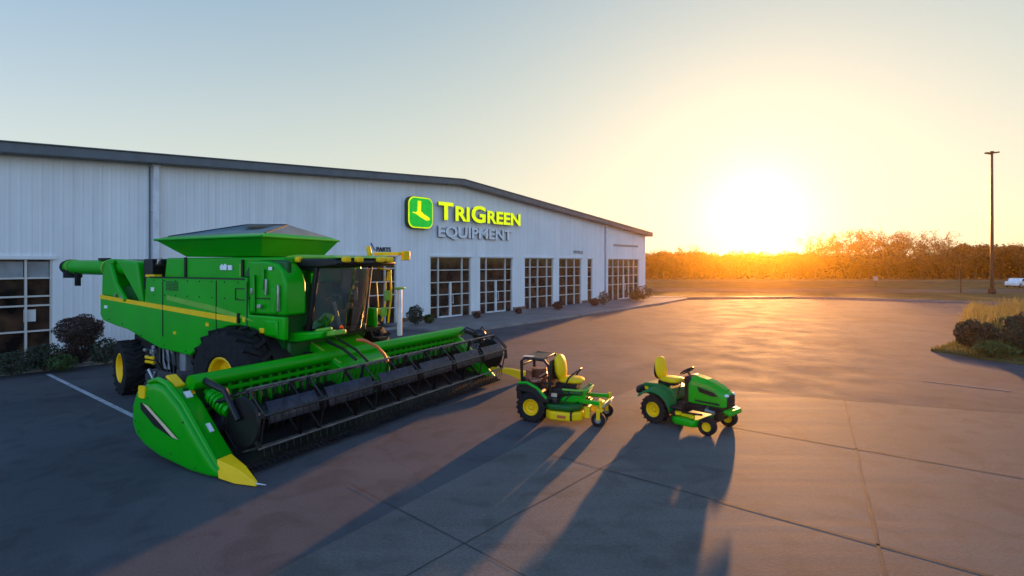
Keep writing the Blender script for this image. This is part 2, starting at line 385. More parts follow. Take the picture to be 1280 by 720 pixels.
# parking lines
pl_ = MB()
for a, b, wd in [((60, 468), (172, 523), .10)]:
    strip(pl_, ground_pt(*a), ground_pt(*b), wd, .007)
tag(pl_.build('parking_lines', 'paint', smooth=0), kind='structure')
pl_ = MB()
for a, b, wd in [((1152, 476), (1262, 489), .10), ((1143, 405), (1180, 406), .12), ((1180, 393), (1205, 393.6), .12), ((1075, 399), (1120, 400), .1)]:
    strip(pl_, ground_pt(*a), ground_pt(*b), wd, .007)
tag(pl_.build('faded_parking_lines', 'paintold', smooth=0), kind='structure')
# verges and far roads seen beyond the lot
sheet('grass_verge', [(-10, 60.2), (-10, 46.7)] + [tuple(ground_pt(px, py)[:2]) for px, py in [(815, 373.9), (900, 372.9), (1000, 372.4), (1080, 374.4), (1180, 377.4), (1280, 380.9)]] + [(44.5, 39.9), (75, 35), (110, 40), (110, 60.2)], -.01, 'turf')
def bandpoly(y0, y1, xs=(-40, 300), slope=0.0):
    return [(xs[0], y0), (xs[1], y0 + slope), (xs[1], y1 + slope), (xs[0], y1)]
sheet('access_road', [(-10, 60.3), (110, 51), (110, 58.5), (-10, 69)], 0.0, 'road')
sheet('meadow', [(-60, 69.5), (110, 59), (200, 60), (200, 88), (-60, 92)], -.02, 'turf')
sheet('country_road', [(20, 88), (250, 80), (250, 85), (20, 93)], 0.01, 'road')
# kerb along the far lot edge
kb = MB()
kp = [ground_pt(px, py) for px, py in [(740, 372), (815, 374), (900, 373), (1000, 372.5), (1080, 374.5), (1180, 377.5), (1280, 381)]] + [Vector((44.5, 40, 0)), Vector((70, 36, 0))]
for a, b in zip(kp, kp[1:]):
    d = (b - a).normalized(); n = Vector((-d.y, d.x, 0)) * .08
    if n.y < 0: n = -n
    kb.loft([[a - n * 0 + Vector((0, 0, -.03)), a + Vector((0, 0, .13)), a + n * 2 + Vector((0, 0, .13)), a + n * 2 + Vector((0, 0, -.03))], [b + Vector((0, 0, -.03)), b + Vector((0, 0, .13)), b + n * 2 + Vector((0, 0, .13)), b + n * 2 + Vector((0, 0, -.03))]])
tag(kb.build('lot_kerb', 'walk', smooth=0), kind='structure')

# ------------------------------------------------------------------ building
BP = Vector((-4.01, 29.15, 0)); BYAW = math.atan2(.77, .638)
bld = empty('metal_building', BP, BYAW)
tag(bld, 'long white metal clad dealership building with grey gable roof edge and glazed storefronts', 'building')
DOOR_H = 3.34; S0, S1 = -26.0, 24.45; RID = 1.6
def roof_z(s): return 7.43 - .059 * (RID - s) if s < RID else 7.43 - .0835 * (s - RID)
# storefront openings  (s0, s1, style)
OPEN = [(-19.2, -15.83, 'wide'), (-5.6, -2.6, 'grid'), (-.4, 2.67, 'door'), (3.4, 6.36, 'door'), (7.56, 10.7, 'grid'), (11.36, 14.21, 'grid3'), (15.03, 15.76, 'slit'), (18.01, 23.29, 'big')]
wb = MB()
edges = [S0] + [v for o in OPEN for v in o[:2]] + [S1]
for i in range(0, len(edges), 2):
    a, b = edges[i], edges[i + 1]
    wb.prism([(a, -.3), (b, -.3), (b, DOOR_H), (a, DOOR_H)], 0, .25)
wb.prism([(S0, DOOR_H), (S1, DOOR_H), (S1, roof_z(S1)), (RID, roof_z(RID)), (S0, roof_z(S0))], 0, .25)
wb.box(((OPEN[0][0] + OPEN[0][1]) / 2, .125, DOOR_H - .12), (OPEN[0][1] - OPEN[0][0] + .002, .25, .238))
# ribs of the cladding
s = S0 + .15
while s < S1:
    z0 = .02
    for o in OPEN:
        if o[0] - .04 < s < o[1] + .04: z0 = (DOOR_H if o[2] != 'wide' else 3.12) + .1
    zt = roof_z(s) - .02
    wb.add([(s - .05, 0, z0), (s - .02, -.009, z0), (s + .02, -.009, z0), (s + .05, 0, z0), (s - .05, 0, zt), (s - .02, -.009, zt), (s + .02, -.009, zt), (s + .05, 0, zt)], [(0, 1, 5, 4), (1, 2, 6, 5), (2, 3, 7, 6)])
    s += .25
DEP = 42
wb.box((S1 - .125, DEP / 2 + .25, 2.7), (.25, DEP, 5.9)); wb.box((S0 + .125, DEP / 2 + .25, 2.6), (.25, DEP, 5.7)); wb.box(((S0 + S1) / 2, DEP + .4, 2.7), (S1 - S0, .25, 5.6))
wb.build('wall', 'wallpanel', bld, smooth=0)
rb = MB()
ov = .45
for (a, b) in ((S0 - ov, RID), (RID, S1 + ov)):
    za, zb = roof_z(a), roof_z(b)
    rb.add([(a, -ov, za), (b, -ov, zb), (b, DEP + 1, zb), (a, DEP + 1, za), (a, -ov, za + .1), (b, -ov, zb + .1), (b, DEP + 1, zb + .1), (a, DEP + 1, za + .1)], [(0, 3, 2, 1), (4, 5, 6, 7), (0, 1, 5, 4), (2, 3, 7, 6), (1, 2, 6, 5), (3, 0, 4, 7)])
roof = rb.build('roof', 'roofm', bld, smooth=0)
fb = MB()
for (a, b) in ((S0 - ov, RID), (RID, S1 + ov)):
    za, zb = roof_z(a), roof_z(b)
    fb.prism([(a, za - .16), (b, zb - .16), (b, zb + .13), (a, za + .13)], -ov - .04, -ov - .005)
    fb.prism([(a, za + .132), (b, zb + .132), (b, zb + .17), (a, za + .17)], -ov - .09, -ov + .08)
    fb.prism([(a, za - .165), (b, zb - .165), (b, zb - .145), (a, za - .145)], -ov - .004, -.03)
za = roof_z(S1 + ov); fb.box((S1 + ov + .03, DEP / 2, za - .02), (.1, DEP, .26))
fb.build('fascia', 'trimgrey', roof, bevel=.01)
for s_, w_ in ((-13.08, .17), (17.64, .14)):
    d = MB(); zt = roof_z(s_) - .2
    d.box((s_, -.13, zt / 2 + .05), (w_, .12, zt - .1)); d.box((s_, -.12, zt + .05), (w_ * 1.5, .14, .16)); d.tube([(s_, -.09, .12), (s_, -.3, .05)], .05, 8)
    for z in (1.2, 3.0, 4.8): d.box((s_, -.07, z), (w_ * 1.5, .11, .04))
    d.build('downspout', 'pipe', bld, bevel=.008)
    d = MB(); d.box((s_ - w_ * .9, -.02, zt / 2 + .05), (.05, .03, zt - .2)); d.build('downspout_shade', 'trimgrey', bld)  # dark strip standing in for the shadow beside the downspout
# head trim + plinth
tb = MB()
for a, b, st in OPEN: tb.box(((a + b) / 2, -.035, (DOOR_H if st != 'wide' else 3.12) + .05), (b - a + .16, .06, .1))
tb.build('head_trim', 'wallpanel', bld)
pb = MB()
for i in range(0, len(edges), 2):
    a, b = edges[i], edges[i + 1]
    if a < -20: a = -25.9
    pb.box(((a + b) / 2, -.045, .13), (b - a - .02, .08, .3))
pb.build('plinth', 'brick', bld, bevel=.01)
def storefront(a, b, st):
    W = b - a; fr = MB(); t = .055
    y = .1
    if st == 'door': vs = [a, a + W * .2, a + W * .78, b]; hz = [0, .66, 1.31, 1.97, 2.63, DOOR_H]
    elif st == 'grid': vs = [a, a + W * .2, a + W * .46, a + W * .78, b]; hz = [0, .82, 1.46, 2.1, 2.75, DOOR_H]
    elif st == 'grid3': vs = [a, a + W * .35, a + W * .7, b]; hz = [0, .8, 1.42, 2.1, 2.72, DOOR_H]
    elif st == 'slit': vs = [a, b]; hz = [0, 1.0, 2.0, 2.7, DOOR_H]
    elif st == 'big': vs = [a + W * k / 6 for k in range(7)]; hz = [0, 1.3, 2.0, 2.7, DOOR_H]
    else: vs = [a, a + W * .55, a + W * .79, b]; hz = [0, 1.02, 1.25, 1.95, 2.55, DOOR_H]
    if st == 'wide': vs = [a, a + 1.3, a + 2.75, b]; hz = [0, .95, 1.72, 2.0, 2.55, DOOR_H]
    for i, v in enumerate(vs):
        x = v + (t / 2 if i == 0 else -t / 2 if i == len(vs) - 1 else 0)
        fr.box((x, y, DOOR_H / 2), (t, .12, DOOR_H))
    for j, h in enumerate(hz):
        z = h + (t / 2 if j == 0 else -t / 2 if j == len(hz) - 1 else 0)
        for v0, v1 in zip(vs, vs[1:]):
            fr.box(((v0 + v1) / 2, y + .003, z), (v1 - v0 - t * .98, .1, t * .9))
    o = fr.build('storefront', 'mullion', bld, smooth=0)
    g = MB(); g.box(((a + b) / 2, .14, DOOR_H / 2), (W - .02, .012, DOOR_H - .02)); 
    p = g.build('pane', 'glass', o, smooth=0)
    if st in ('door', 'big'):
        m0 = (vs[1] + vs[2]) / 2 if st == 'door' else vs[3]
        d = MB(); d.box((m0, y - .01, 1.0), (.1, .13, 1.94 if st == 'door' else 1.98)); d.box((m0, y - .012, .08), ((vs[2] - vs[1]) * .96 if st == 'door' else W / 3, .13, .16))
        for sx in (-.1, .1): d.tube([(m0 + sx, y - .14, .8), (m0 + sx, y - .14, 1.35)], .015, 6); d.box((m0 + sx, y - .1, .85), (.02, .08, .02)); d.box((m0 + sx, y - .1, 1.3), (.02, .08, .02))
        d.build('door_leaf_rail', 'white', o, smooth=0)
    return o
for a, b, st in OPEN: storefront(a, b, st)
nb = MB()
for a_, b_ in ((-19.1, -17.95), (-17.85, -16.5), (-16.4, -15.9)): nb.box(((a_ + b_) / 2, .128, 2.8), (b_ - a_, .006, .5))
nb.build('upper_pane_sheet', 'grey', bld)  # plain grey sheets across the upper panes of the left window
# small notice stuck to the left window
nb = MB(); nb.box((-16.25 - .1, .128, 1.42), (.28, .008, .36)); nb.build('notice', 'white', bld)

# sign on the wall -------------------------------------------------
sign = empty('wall_sign', BP + Vector((0, 0, 0)), BYAW)
tag(sign, 'green square emblem and raised lime TRIGREEN lettering high on the white gable wall', 'sign')
def rrect(s0, s1, z0, z1, r, n=8):
    p = []
    for cx, cz, a0 in ((s1 - r, z1 - r, 0), (s0 + r, z1 - r, 90), (s0 + r, z0 + r, 180), (s1 - r, z0 + r, 270)):
        for k in range(n + 1):
            t = R(a0 + 90 * k / n); p.append((cx + r * math.cos(t), cz + r * math.sin(t)))
    return p
e = MB(); e.prism(rrect(-2.15, -.5, 4.75, 6.36, .38), -.30, -.03); e.build('emblem_box', 'signdark', sign, bevel=.02)
e = MB(); e.prism(rrect(-2.13, -.52, 4.77, 6.34, .37), -.325, -.30); e.build('emblem_border', 'signyellow', sign)
e = MB(); e.prism(rrect(-2.07, -.58, 4.83, 6.28, .33), -.345, -.325); eg = e.build('emblem_face', 'signgreen', sign)
e = MB()
e.prism([(-1.57, 5.62), (-1.36, 5.62), (-1.34, 6.14), (-1.56, 6.14)], -.37, -.345)
e.prism([(-1.9, 5.52), (-1.66, 5.47), (-1.3, 5.28), (-1.0, 5.17), (-.78, 5.2), (-.76, 5.3), (-.9, 5.38), (-1.15, 5.48), (-1.36, 5.63), (-1.58, 5.63), (-1.68, 5.56), (-1.88, 5.56)], -.369, -.346)
e.build('emblem_mark', 'signmark', sign, bevel=.006)
def word(parts, s_start, s_end, zbase, yfront, depth, m, mback, name):
    """parts = [(text, size)], letters laid left to right and fitted between s_start and s_end"""
    Mx = Matrix(((1, 0, 0), (0, 0, 1), (0, 1, 0)))
    x = 0; allv = []; allf = []
    for t, sz in parts:
        vs, fs, wd = text_mb(t, sz, depth / 2, Matrix.Identity(3), bold=sz * .03)
        o = len(allv); allv += [Vector((v.x + x, v.y, v.z)) for v in vs]; allf += [tuple(i + o for i in f) for f in fs]; x += wd + sz * .06
    k = (s_end - s_start) / x
    f = MB(); f.add([(s_start + v.x * k, yfront - v.z + (0), zbase + v.y) for v in allv], allf)
    ob = f.build(name, m, sign, smooth=0)
    g = MB(); g.add([(s_start + v.x * k - .015, yfront + depth * .62 - v.z * 1.6, zbase + v.y - .01) for v in allv], allf)
    g.build(name + '_return', mback, ob, smooth=0)
word([('T', 1.28), ('RI', 1.08), (' ', .5), ('G', 1.28), ('REEN', 1.0)], -.05, 6.85, 5.33, -.26, .05, 'signyellow', 'signdark', 'lettering')
word([('EQUIPMENT', .82)], .0, 6.2, 4.42, -.12, .03, 'signsilver', 'signnavy', 'lower_lettering')
# small wall letterings
sm = empty('small_wall_sign', BP, BYAW); tag(sm, 'tiny dark lettering on the wall above the window behind the combine cab', 'sign')
vs, fs, wd = text_mb('PARTS', .3, .02, Matrix.Identity(3), bold=.004)
t_ = MB(); t_.add([(-3.85 + v.x, -.05 - v.z, 3.56 + v.y) for v in vs], fs); t_.build('small_lettering', 'signnavy', sm, smooth=0)
t_ = MB(); t_.tube([(-4.15, -.04, 3.95), (-3.92, -.04, 3.6)], .022, 6); t_.build('slanted_mark', 'signnavy', sm)
rng = random.Random(5)
def glyphs(s0, s1, z, h, name, label):
    r_ = empty(name, BP, BYAW); tag(r_, label, 'sign'); g = MB(); x = s0
    while x < s1:
        wd = rng.uniform(.12, .2) * h / .3
        g.box((x + wd / 2, -.045, z + h / 2), (wd * .35, .03, h)); g.box((x + wd / 2, -.046, z + rng.choice((.15, .5, .85)) * h), (wd, .03, h * .22)); x += wd + .08 * h / .3
    g.build('small_lettering', 'grey', r_, smooth=0)
glyphs(13.1, 14.2, 3.68, .22, 'small_wall_sign', 'short faint lettering above the last gridded bay before the narrow slit window')
glyphs(18.8, 22.9, 4.35, .16, 'small_wall_sign', 'long faint line of lettering above the wide glazed entrance at the far corner')

# walkway and beds along the facade --------------------------------
def BL(s, y, z=0):
    c_, s_ = math.cos(BYAW), math.sin(BYAW); return Vector((BP.x + s * c_ - y * s_, BP.y + s * s_ + y * c_, z))
wk = [BL(-3.6, -.02), BL(25.6, -.02), BL(26.3, -1.2), BL(26.1, -2.6), BL(24.6, -3.6), BL(18, -4.2), BL(8, -4.6), BL(-3.6, -4.9)]
b_ = MB(); b_.prism([(p.x, p.y) for p in wk], -.05, .10, axis='z'); tag(b_.build('sidewalk', 'walk', bevel=.02), kind='structure')
edge_ = MB(); wl = wk[2:]
for a, b in zip(wl, wl[1:]):
    d = (b - a).normalized(); n = Vector((d.y, -d.x, 0)) * .12
    if (a + n - BL(10, 0)).length < (a - BL(10, 0)).length: n = -n
    z = Vector((0, 0, 1))
    edge_.loft([[a - z * .05, a + z * .104, a + n + z * .104, a + n - z * .05], [b - z * .05, b + z * .104, b + n + z * .104, b + n - z * .05]])
tag(edge_.build('sidewalk_kerb', 'kerb', smooth=0), kind='structure')
bed = [BL(-26, -.02), BL(-3.65, -.02), BL(-3.65, -1.5), BL(-9, -1.55), BL(-16, -1.75), BL(-26, -1.8)]
b_ = MB(); b_.prism([(p.x, p.y) for p in bed], -.05, .06, axis='z'); tag(b_.build('planting_bed', 'soil'), kind='structure')
be = MB()
for a, b in zip(bed[2:], bed[3:]):
    d = (b - a).normalized(); n = Vector((-d.y, d.x, 0)) * .14; z = Vector((0, 0, 1))
    be.loft([[a - z * .05, a + z * .1, a + n + z * .1, a + n - z * .05], [b - z * .05, b + z * .1, b + n + z * .1, b + n - z * .05]])
tag(be.build('bed_kerb', 'kerb', smooth=0), kind='structure')

# ------------------------------------------------------------------ plants
def leaf_cloud(mb, rg, c, r, n, size, shell=.55, flat=0):
    for _ in range(n):
        while True:
            p = Vector((rg.uniform(-1, 1), rg.uniform(-1, 1), rg.uniform(-1, 1)))
            if shell < p.length < 1.0 or (p.length < shell and rg.random() < .25): break
        wob = 1 + .18 * math.sin(p.x * 5 + c[0]) * math.cos(p.z * 6 + c[1])
        q = Vector((c[0] + p.x * r[0] * wob, c[1] + p.y * r[1] * wob, c[2] + p.z * r[2] * wob))
        d = Vector((rg.gauss(0, 1), rg.gauss(0, 1), rg.gauss(0, .7))).normalized(); e_ = d.orthogonal().normalized(); g_ = d.cross(e_)
        a = rg.uniform(0, 6.28); u = (e_ * math.cos(a) + g_ * math.sin(a)); v_ = d.cross(u); sz = size * rg.uniform(.6, 1.3)
        mb.add([q - u * sz, q - v_ * sz * .5, q + u * sz, q + v_ * sz * .5], [(0, 1, 2, 3)])
def shrub(name, loc, h, w_, m, label, seed, n=1500, vase=False, group=None, cat='shrub', leaf=.035):
    rg = random.Random(seed); r_ = empty(name, loc); tag(r_, label, cat, group)
    f = MB()
    if vase:
        leaf_cloud(f, rg, (0, 0, h * .72), (w_ / 2, w_ / 2, h * .3), int(n * .75), leaf)
        leaf_cloud(f, rg, (0, 0, h * .4), (w_ * .3, w_ * .3, h * .35), int(n * .4), leaf)
    else:
        leaf_cloud(f, rg, (0, 0, h * .52), (w_ / 2, w_ / 2, h * .5), n, leaf)
    f.build('foliage', m, r_, smooth=0)
    st = MB()
    for k in range(5):
        a = rg.uniform(0, 6.28); st.tube([(0, 0, -.02), (.1 * w_ * math.cos(a), .1 * w_ * math.sin(a), h * .4), (.33 * w_ * math.cos(a), .33 * w_ * math.sin(a), h * .8)], [.02, .014, .006], 5)
    st.build('stem', 'bark', r_)
    return r_
G = 'shrubs in the bed along the building'
shrub('topiary_shrub', ground_pt(100, 456, .05), 1.42, 1.15, 'leafbrown', 'vase shaped dark brown shrub clipped round, between the left window and the combine', 1, 11000, True, cat='shrub', leaf=.028)
shrub('low_shrub', ground_pt(132, 455, .05), .75, .8, 'leafdark', 'low dark shrub just behind the rear wheel of the combine', 2, 1500, group=G)
shrub('low_shrub', ground_pt(56, 462, .05), .72, 1.0, 'leafdark', 'low dark shrub under the left end window next to the vase shaped shrub', 3, 1800, group=G)
shrub('low_shrub', ground_pt(78, 463, .05), .42, .7, 'leafgreen', 'small yellowish green plant at the foot of the vase shaped shrub', 6, 1100, group=G)
shrub('low_shrub', ground_pt(14, 468, .05), .6, 1.2, 'leafdark', 'low dark shrub at the left border of the photo in the planting bed', 4, 1800, group=G)
shrub('round_shrub', ground_pt(519, 405.5, .1), .9, .78, 'leafdark', 'round dark clipped shrub between the combine cab and the first glazed door', 7, 2500)
shrub('round_shrub', ground_pt(754.5, 381, .1), .95, .8, 'leafdark', 'round dark clipped shrub at the foot of the far downspout', 8, 1500)
for i, (px, py, h, lb) in enumerate([(536, 403.5, .4, 'small green plant at the left foot of the first glazed door'), (596, 397.5, .3, 'small brown plant between the two glazed doors'), (648, 392, .3, 'small plant right of the second glazed door'), (697, 387, .5, 'small plant between the two gridded window bays'), (743, 382, .5, 'small plant right of the narrow slit window'), (795, 375.5, .9, 'dark bush at the right end of the wide far entrance'), (804, 374.8, 1.15, 'dark bush hugging the far corner of the building')]):
    shrub('wall_plant', ground_pt(px, py, .1), h, h * 1.3, 'leafgreen' if i == 0 else 'leafbrown' if i < 5 else 'leafdark', lb, 30 + i, 1600, leaf=.045, group='plants at the foot of the facade')

# island on the right ---------------------------------------------
isl_px = [(1163, 439), (1180, 436), (1198, 428), (1203, 415), (1206, 400), (1215, 392), (1280, 388), (1500, 388), (1500, 478), (1280, 457), (1255, 453), (1225, 449), (1195, 444)]
ip = [ground_pt(*p) for p in isl_px]
b_ = MB(); b_.prism([(p.x, p.y) for p in ip], -.05, .09, axis='z'); tag(b_.build('grass_island', 'turf', bevel=.03), kind='structure')
rg = random.Random(11)
def inside(p, poly):
    c_ = False; j = len(poly) - 1
    for i in range(len(poly)):
        if (poly[i].y > p[1]) != (poly[j].y > p[1]) and p[0] < (poly[j].x - poly[i].x) * (p[1] - poly[i].y) / (poly[j].y - poly[i].y) + poly[i].x: c_ = not c_
        j = i
    return c_
def blades(name, n, region, hfun, wfun, m, label, rg, lean=.35):
    g = MB(); cnt = 0; x0, x1, y0, y1 = region
    while cnt < n:
        p = (rg.uniform(x0, x1), rg.uniform(y0, y1))
        if not inside(p, ip): continue
        h = hfun(p, rg)
        if h <= 0: continue
        a = rg.uniform(0, 6.28); wd = wfun(rg); dx, dy = math.cos(a) * wd, math.sin(a) * wd; lx, ly = rg.gauss(0, lean) * h, rg.gauss(0, lean) * h
        g.add([(p[0] - dx, p[1] - dy, .085), (p[0] + dx, p[1] + dy, .085), (p[0] + lx * .4 + dx * .7, p[1] + ly * .4 + dy * .7, .085 + h * .6), (p[0] + lx * .4 - dx * .7, p[1] + ly * .4 - dy * .7, .085 + h * .6), (p[0] + lx, p[1] + ly, .085 + h)], [(0, 1, 2, 3), (3, 2, 4)])
        cnt += 1
    return tag(g.build(name, m, smooth=0), label, 'grass', kind='stuff')
blades('short_grass', 26000, (13.5, 27, 15.5, 32), lambda p, r: r.uniform(.05, .16), lambda r: .012, 'grass', 'short green grass growing over the kerbed island at the right edge', rg)
def tallh(p, r):
    n = math.sin(p[0] * 1.7) * math.cos(p[1] * 1.1 + 1)
    if p[1] < 21.5: return 0
    return r.uniform(.35, .85) * (1 + .35 * n) if n > -.45 else r.uniform(.2, .4)
blades('tall_grass', 9000, (16, 32, 21, 35), tallh, lambda r: .014, 'straw', 'tall straw coloured dry grass behind the dark bushes of the island', rg, .22)
GB = 'bushes on the grass island'
def bush(px, py, h, w_, lb, sd, n=5000, m='leafdark'):
    return shrub('island_bush', ground_pt(px, py, .09), h, w_, m, lb, sd, n, group=GB, leaf=.045)
bush(1213, 435, .95, .85, 'rounded dark bush at the left tip of the grass island', 51)
bush(1231, 434, .8, .85, 'lower dark bush right beside the rounded one on the grass island', 52)
bush(1279, 447, 1.35, 1.0, 'dark bush cut by the right border of the photo', 53)
bush(1258, 418, .7, .9, 'olive bush in the tall dry grass behind the dark bushes', 54, 2500, 'leafgreen')
bush(1246, 446, .5, 1.1, 'low bright green tuft in front of the dark bushes on the island', 55, 2200, 'leafgreen')

# ------------------------------------------------------------------ light pole and far furniture
lp = empty('parking_light_pole', (ground_pt(1240, 367).x, ground_pt(1240, 367).y, 0)); tag(lp, 'tall thin dark parking lot light pole with a flat twin lamp head at right', 'light pole')
d0 = ground_pt(1240, 367).y; ht = 3 + 138 * d0 / 690
p_ = MB(); p_.tube([(0, 0, .4), (0, 0, ht)], [.17, .1], 10); p_.box((0, 0, .2), (.45, .45, .55)); p_.build('pole', 'black', lp, bevel=.02)
p_ = MB(); p_.box((.34, 0, ht + .02), (.6, .34, .13), ry=R(-7)); p_.box((-.34, 0, ht - .05), (.62, .34, .13), ry=R(8)); p_.box((0, 0, ht + .05), (.3, .2, .22)); p_.build('lamp_head', 'black', lp, bevel=.03)
def thin_pole(px, py, ytop, label, name='sign_post', plate=False):
    g = ground_pt(px, py); r_ = empty(name, g); tag(r_, label, 'post'); z = 3 + (HOR - ytop) * g.y / FPX
    m_ = MB(); m_.tube([(0, 0, -.03), (0, 0, z)], [.06, .05], 8); m_.build('post', 'black', r_)
    if plate: m_ = MB(); m_.box((0, -.06, z - .3), (.55, .03, .55)); m_.build('sign_plate', 'grey', r_)
thin_pole(1201, 366, 338, 'thin grey post standing by the road left of the tall light pole', 'slim_post')
thin_pole(1094, 358, 345, 'small grey road sign on a post in front of the tall trees', 'road_sign', True)
#thin_pole(853, 371, 340, 'slim post standing on the dark verge beyond the building corner', 'slim_post')
# far small white car
def parked_car(px, py, rz, label):
    g = ground_pt(px, py); r_ = empty('parked_car', g, rz); tag(r_, label, 'car')
    m_ = MB(); prof = [(-2.1, .3), (-2.15, .75), (-1.9, .92), (-1.1, .95), (-.6, 1.4), (.9, 1.42), (1.55, .98), (2.1, .9), (2.18, .35)]
    m_.prism(prof, -.85, .85); m_.build('body', 'whitecar', r_, bevel=.06)
    m_ = MB(); m_.prism([(-1.0, .97), (-.56, 1.34), (.85, 1.36), (1.4, 1.0)], -.86, .86); m_.build('windows', 'dglass', r_)
    for x in (-1.35, 1.35):
        for y in (-.8, .8):
            m_ = MB(); m_.lathe([(-.1, 0), (-.1, .32), (.1, .32), (.1, 0)], (x, y, .32), n=18); t_ = m_.build('wheel', 'rubber', r_)
            m_ = MB(); m_.lathe([(-.105, 0), (-.105, .19), (.105, .19), (.105, 0)], (x, y, .32), n=14); m_.build('rim', 'grey', t_)
    r_.scale = (.8, .8, .8)
parked_car(1272, 359, R(28), 'small white car parked far off at the right border before the dark trees')

# ------------------------------------------------------------------ trees
def tree_proto(seed, h, spread, nlev=4, leaves=1300, leafsize=.16, low=.28):
    rg = random.Random(seed); wood = MB(); tips = []
    def grow(p, d, ln, r, lev):
        n = 3; pts = [p]; q = p.copy(); dd = d.copy()
        for k in range(n):
            dd = (dd + Vector((rg.gauss(0, .13), rg.gauss(0, .13), rg.gauss(.04, .07)))).normalized(); q = q + dd * ln / n; pts.append(q.copy())
        wood.tube(pts, [r * (1 - .18 * k) for k in range(n + 1)], 6 if lev == 0 else 4 if lev < 2 else 3, cap=False)
        if lev >= nlev - 1: tips.append(q); 
        if lev >= 2: tips.append(pts[2])
        if lev >= nlev: return
        for k in range(rg.randint(3, 4) if lev else rg.randint(5, 7)):
            t = rg.uniform(.35, 1.0); i = min(int(t * n), n - 1); bp_ = pts[i].lerp(pts[i + 1], t * n - i)
            ax = dd.orthogonal().normalized(); ax.rotate(Matrix.Rotation(rg.uniform(0, 6.28), 3, dd)); nd = dd.copy(); nd.rotate(Matrix.Rotation(R(rg.uniform(22, 55)) * spread, 3, ax))
            grow(bp_, nd, ln * rg.uniform(.5, .72), r * .55, lev + 1)
    grow(Vector((0, 0, 0)), Vector((0, 0, 1)), h * .48, h * .017, 0)
    top = max(t.z for t in tips); k_ = h / (top * 1.02)
    wood.v = [(x * k_, y * k_, z * k_) for x, y, z in wood.v]
    f = MB()
    for _ in range(leaves):
        t = rg.choice(tips) * k_; q = t + Vector((rg.gauss(0, .28), rg.gauss(0, .28), rg.gauss(0, .22)))
        if q.z < h * low: continue
        a = Vector((rg.gauss(0, 1), rg.gauss(0, 1), rg.gauss(0, 1))).normalized(); b_ = a.orthogonal().normalized(); c_ = a.cross(b_); s_ = leafsize * rg.uniform(.5, 1.2)
        f.add([q - b_ * s_, q - c_ * s_ * .6, q + b_ * s_, q + c_ * s_ * .6], [(0, 1, 2, 3)])
    r_ = empty('bare_tree', (0, 0, 0)); wo = wood.build('trunk', 'bark', r_, smooth=0); f.build('crown', 'bud', r_, smooth=0)
    return r_
small = [tree_proto(100 + i, 5.0, 1.0, 3, 800, .18, .1) for i in range(4)]
tall = [tree_proto(200 + i, 10.0, .95, 4, 1300, .13, .42) for i in range(4)]
used = set()
def place(proto, loc, rz, sc, label, group):
    if proto.name not in used: used.add(proto.name); o = proto
    else: o = copy_tree(proto)
    o.location = loc; o.rotation_euler = (0, 0, rz); o.scale = sc; tag(o, label, 'tree', group); return o
rg = random.Random(77)
def skyline(px):   # photo y of the low wood's top
    return 318 + 1.5 * math.sin(px * .05) if px < 1205 else 308
for row, dist in enumerate((104, 109, 116)):
    px = 790 + row * 4
    while px < 1330:
        x = (px - 640) / FPX * dist; top = 3 + (HOR - skyline(px)) * dist / FPX + rg.uniform(-.35, .5); sc = top / 5
        place(small[rg.randrange(4)], (x, dist + rg.uniform(-1.5, 1.5), -.04), rg.uniform(0, 6.28), (sc * 1.15, sc * 1.15, sc),
              'low bare bushy tree in the dense hazy treeline along the horizon', 'low trees of the treeline')
        px += rg.uniform(12, 19)
ti = [(1012, 297), (1022, 292), (1033, 290), (1046, 288), (1057, 285), (1069, 284), (1080, 283), (1091, 284), (1100, 284), (1112, 286), (1123, 285), (1135, 286), (1146, 287), (1157, 286), (1168, 288), (1180, 290), (1192, 296), (1203, 301)]
for i, (px, y) in enumerate(ti):
    dist = 119 + (i % 3) * 4; top = 3 + (HOR - y) * dist / FPX; sc = top / 10
    place(tall[i % 4], ((px - 640) / FPX * dist, dist, -.04), i * 1.3, (sc, sc, sc), 'tall lacy budding tree in the clump rising above the treeline left of the light pole', 'tall trees of the clump')
for i, (px, y, lb) in enumerate([(823, 310, 'thin sapling top just right of the building corner'), (851, 303, 'left one of two lacy trees above the treeline near the building'), (874, 305, 'right one of two lacy trees above the treeline near the building'), (908, 311, 'faint small tree below the sun glow, left one'), (935, 311, 'faint small tree below the sun glow, right one'), (1225, 303, 'bushy tree at the right behind the light pole'), (1252, 302, 'broad tree right of the light pole'), (1275, 303, 'tree at the right border above the white car')]):
    dist = 121; top = 3 + (HOR - y) * dist / FPX; sc = top / 10
    place(tall[(i + 1) % 4], ((px - 640) / FPX * dist, dist, -.04), i * 2.1, (sc * 1.3, sc * 1.3, sc), lb, None)
th = MB(); rg = random.Random(9)
def thick(n, fn, hmin=0.0):
    for _ in range(n):
        x, y, hm = fn(); z = rg.random() ** .8 * hm
        q = Vector((x, y, z)); a = Vector((rg.gauss(0, 1), rg.gauss(0, 1), rg.gauss(0, .6))).normalized(); b_ = a.orthogonal().normalized(); c_ = a.cross(b_); s_ = rg.uniform(.12, .3)
        th.add([q - b_ * s_, q - c_ * s_ * .7, q + b_ * s_, q + c_ * s_ * .7], [(0, 1, 2, 3)])
def f1():
    px = rg.uniform(780, 1330); d = rg.uniform(106, 114); hm = 3 + (HOR - skyline(px)) * d / FPX - .4 + .5 * math.sin(px * .07) + .3 * math.sin(px * .23)
    return (px - 640) / FPX * d, d, hm
thick(60000, f1)
def f2():
    a = rg.uniform(R(43), R(150)); d = rg.uniform(118, 126) ; return d * math.sin(a) * 1.1, d * math.cos(a), 7.5 + math.sin(a * 40) * 1.2 + math.sin(a * 97)
thick(26000, f2)
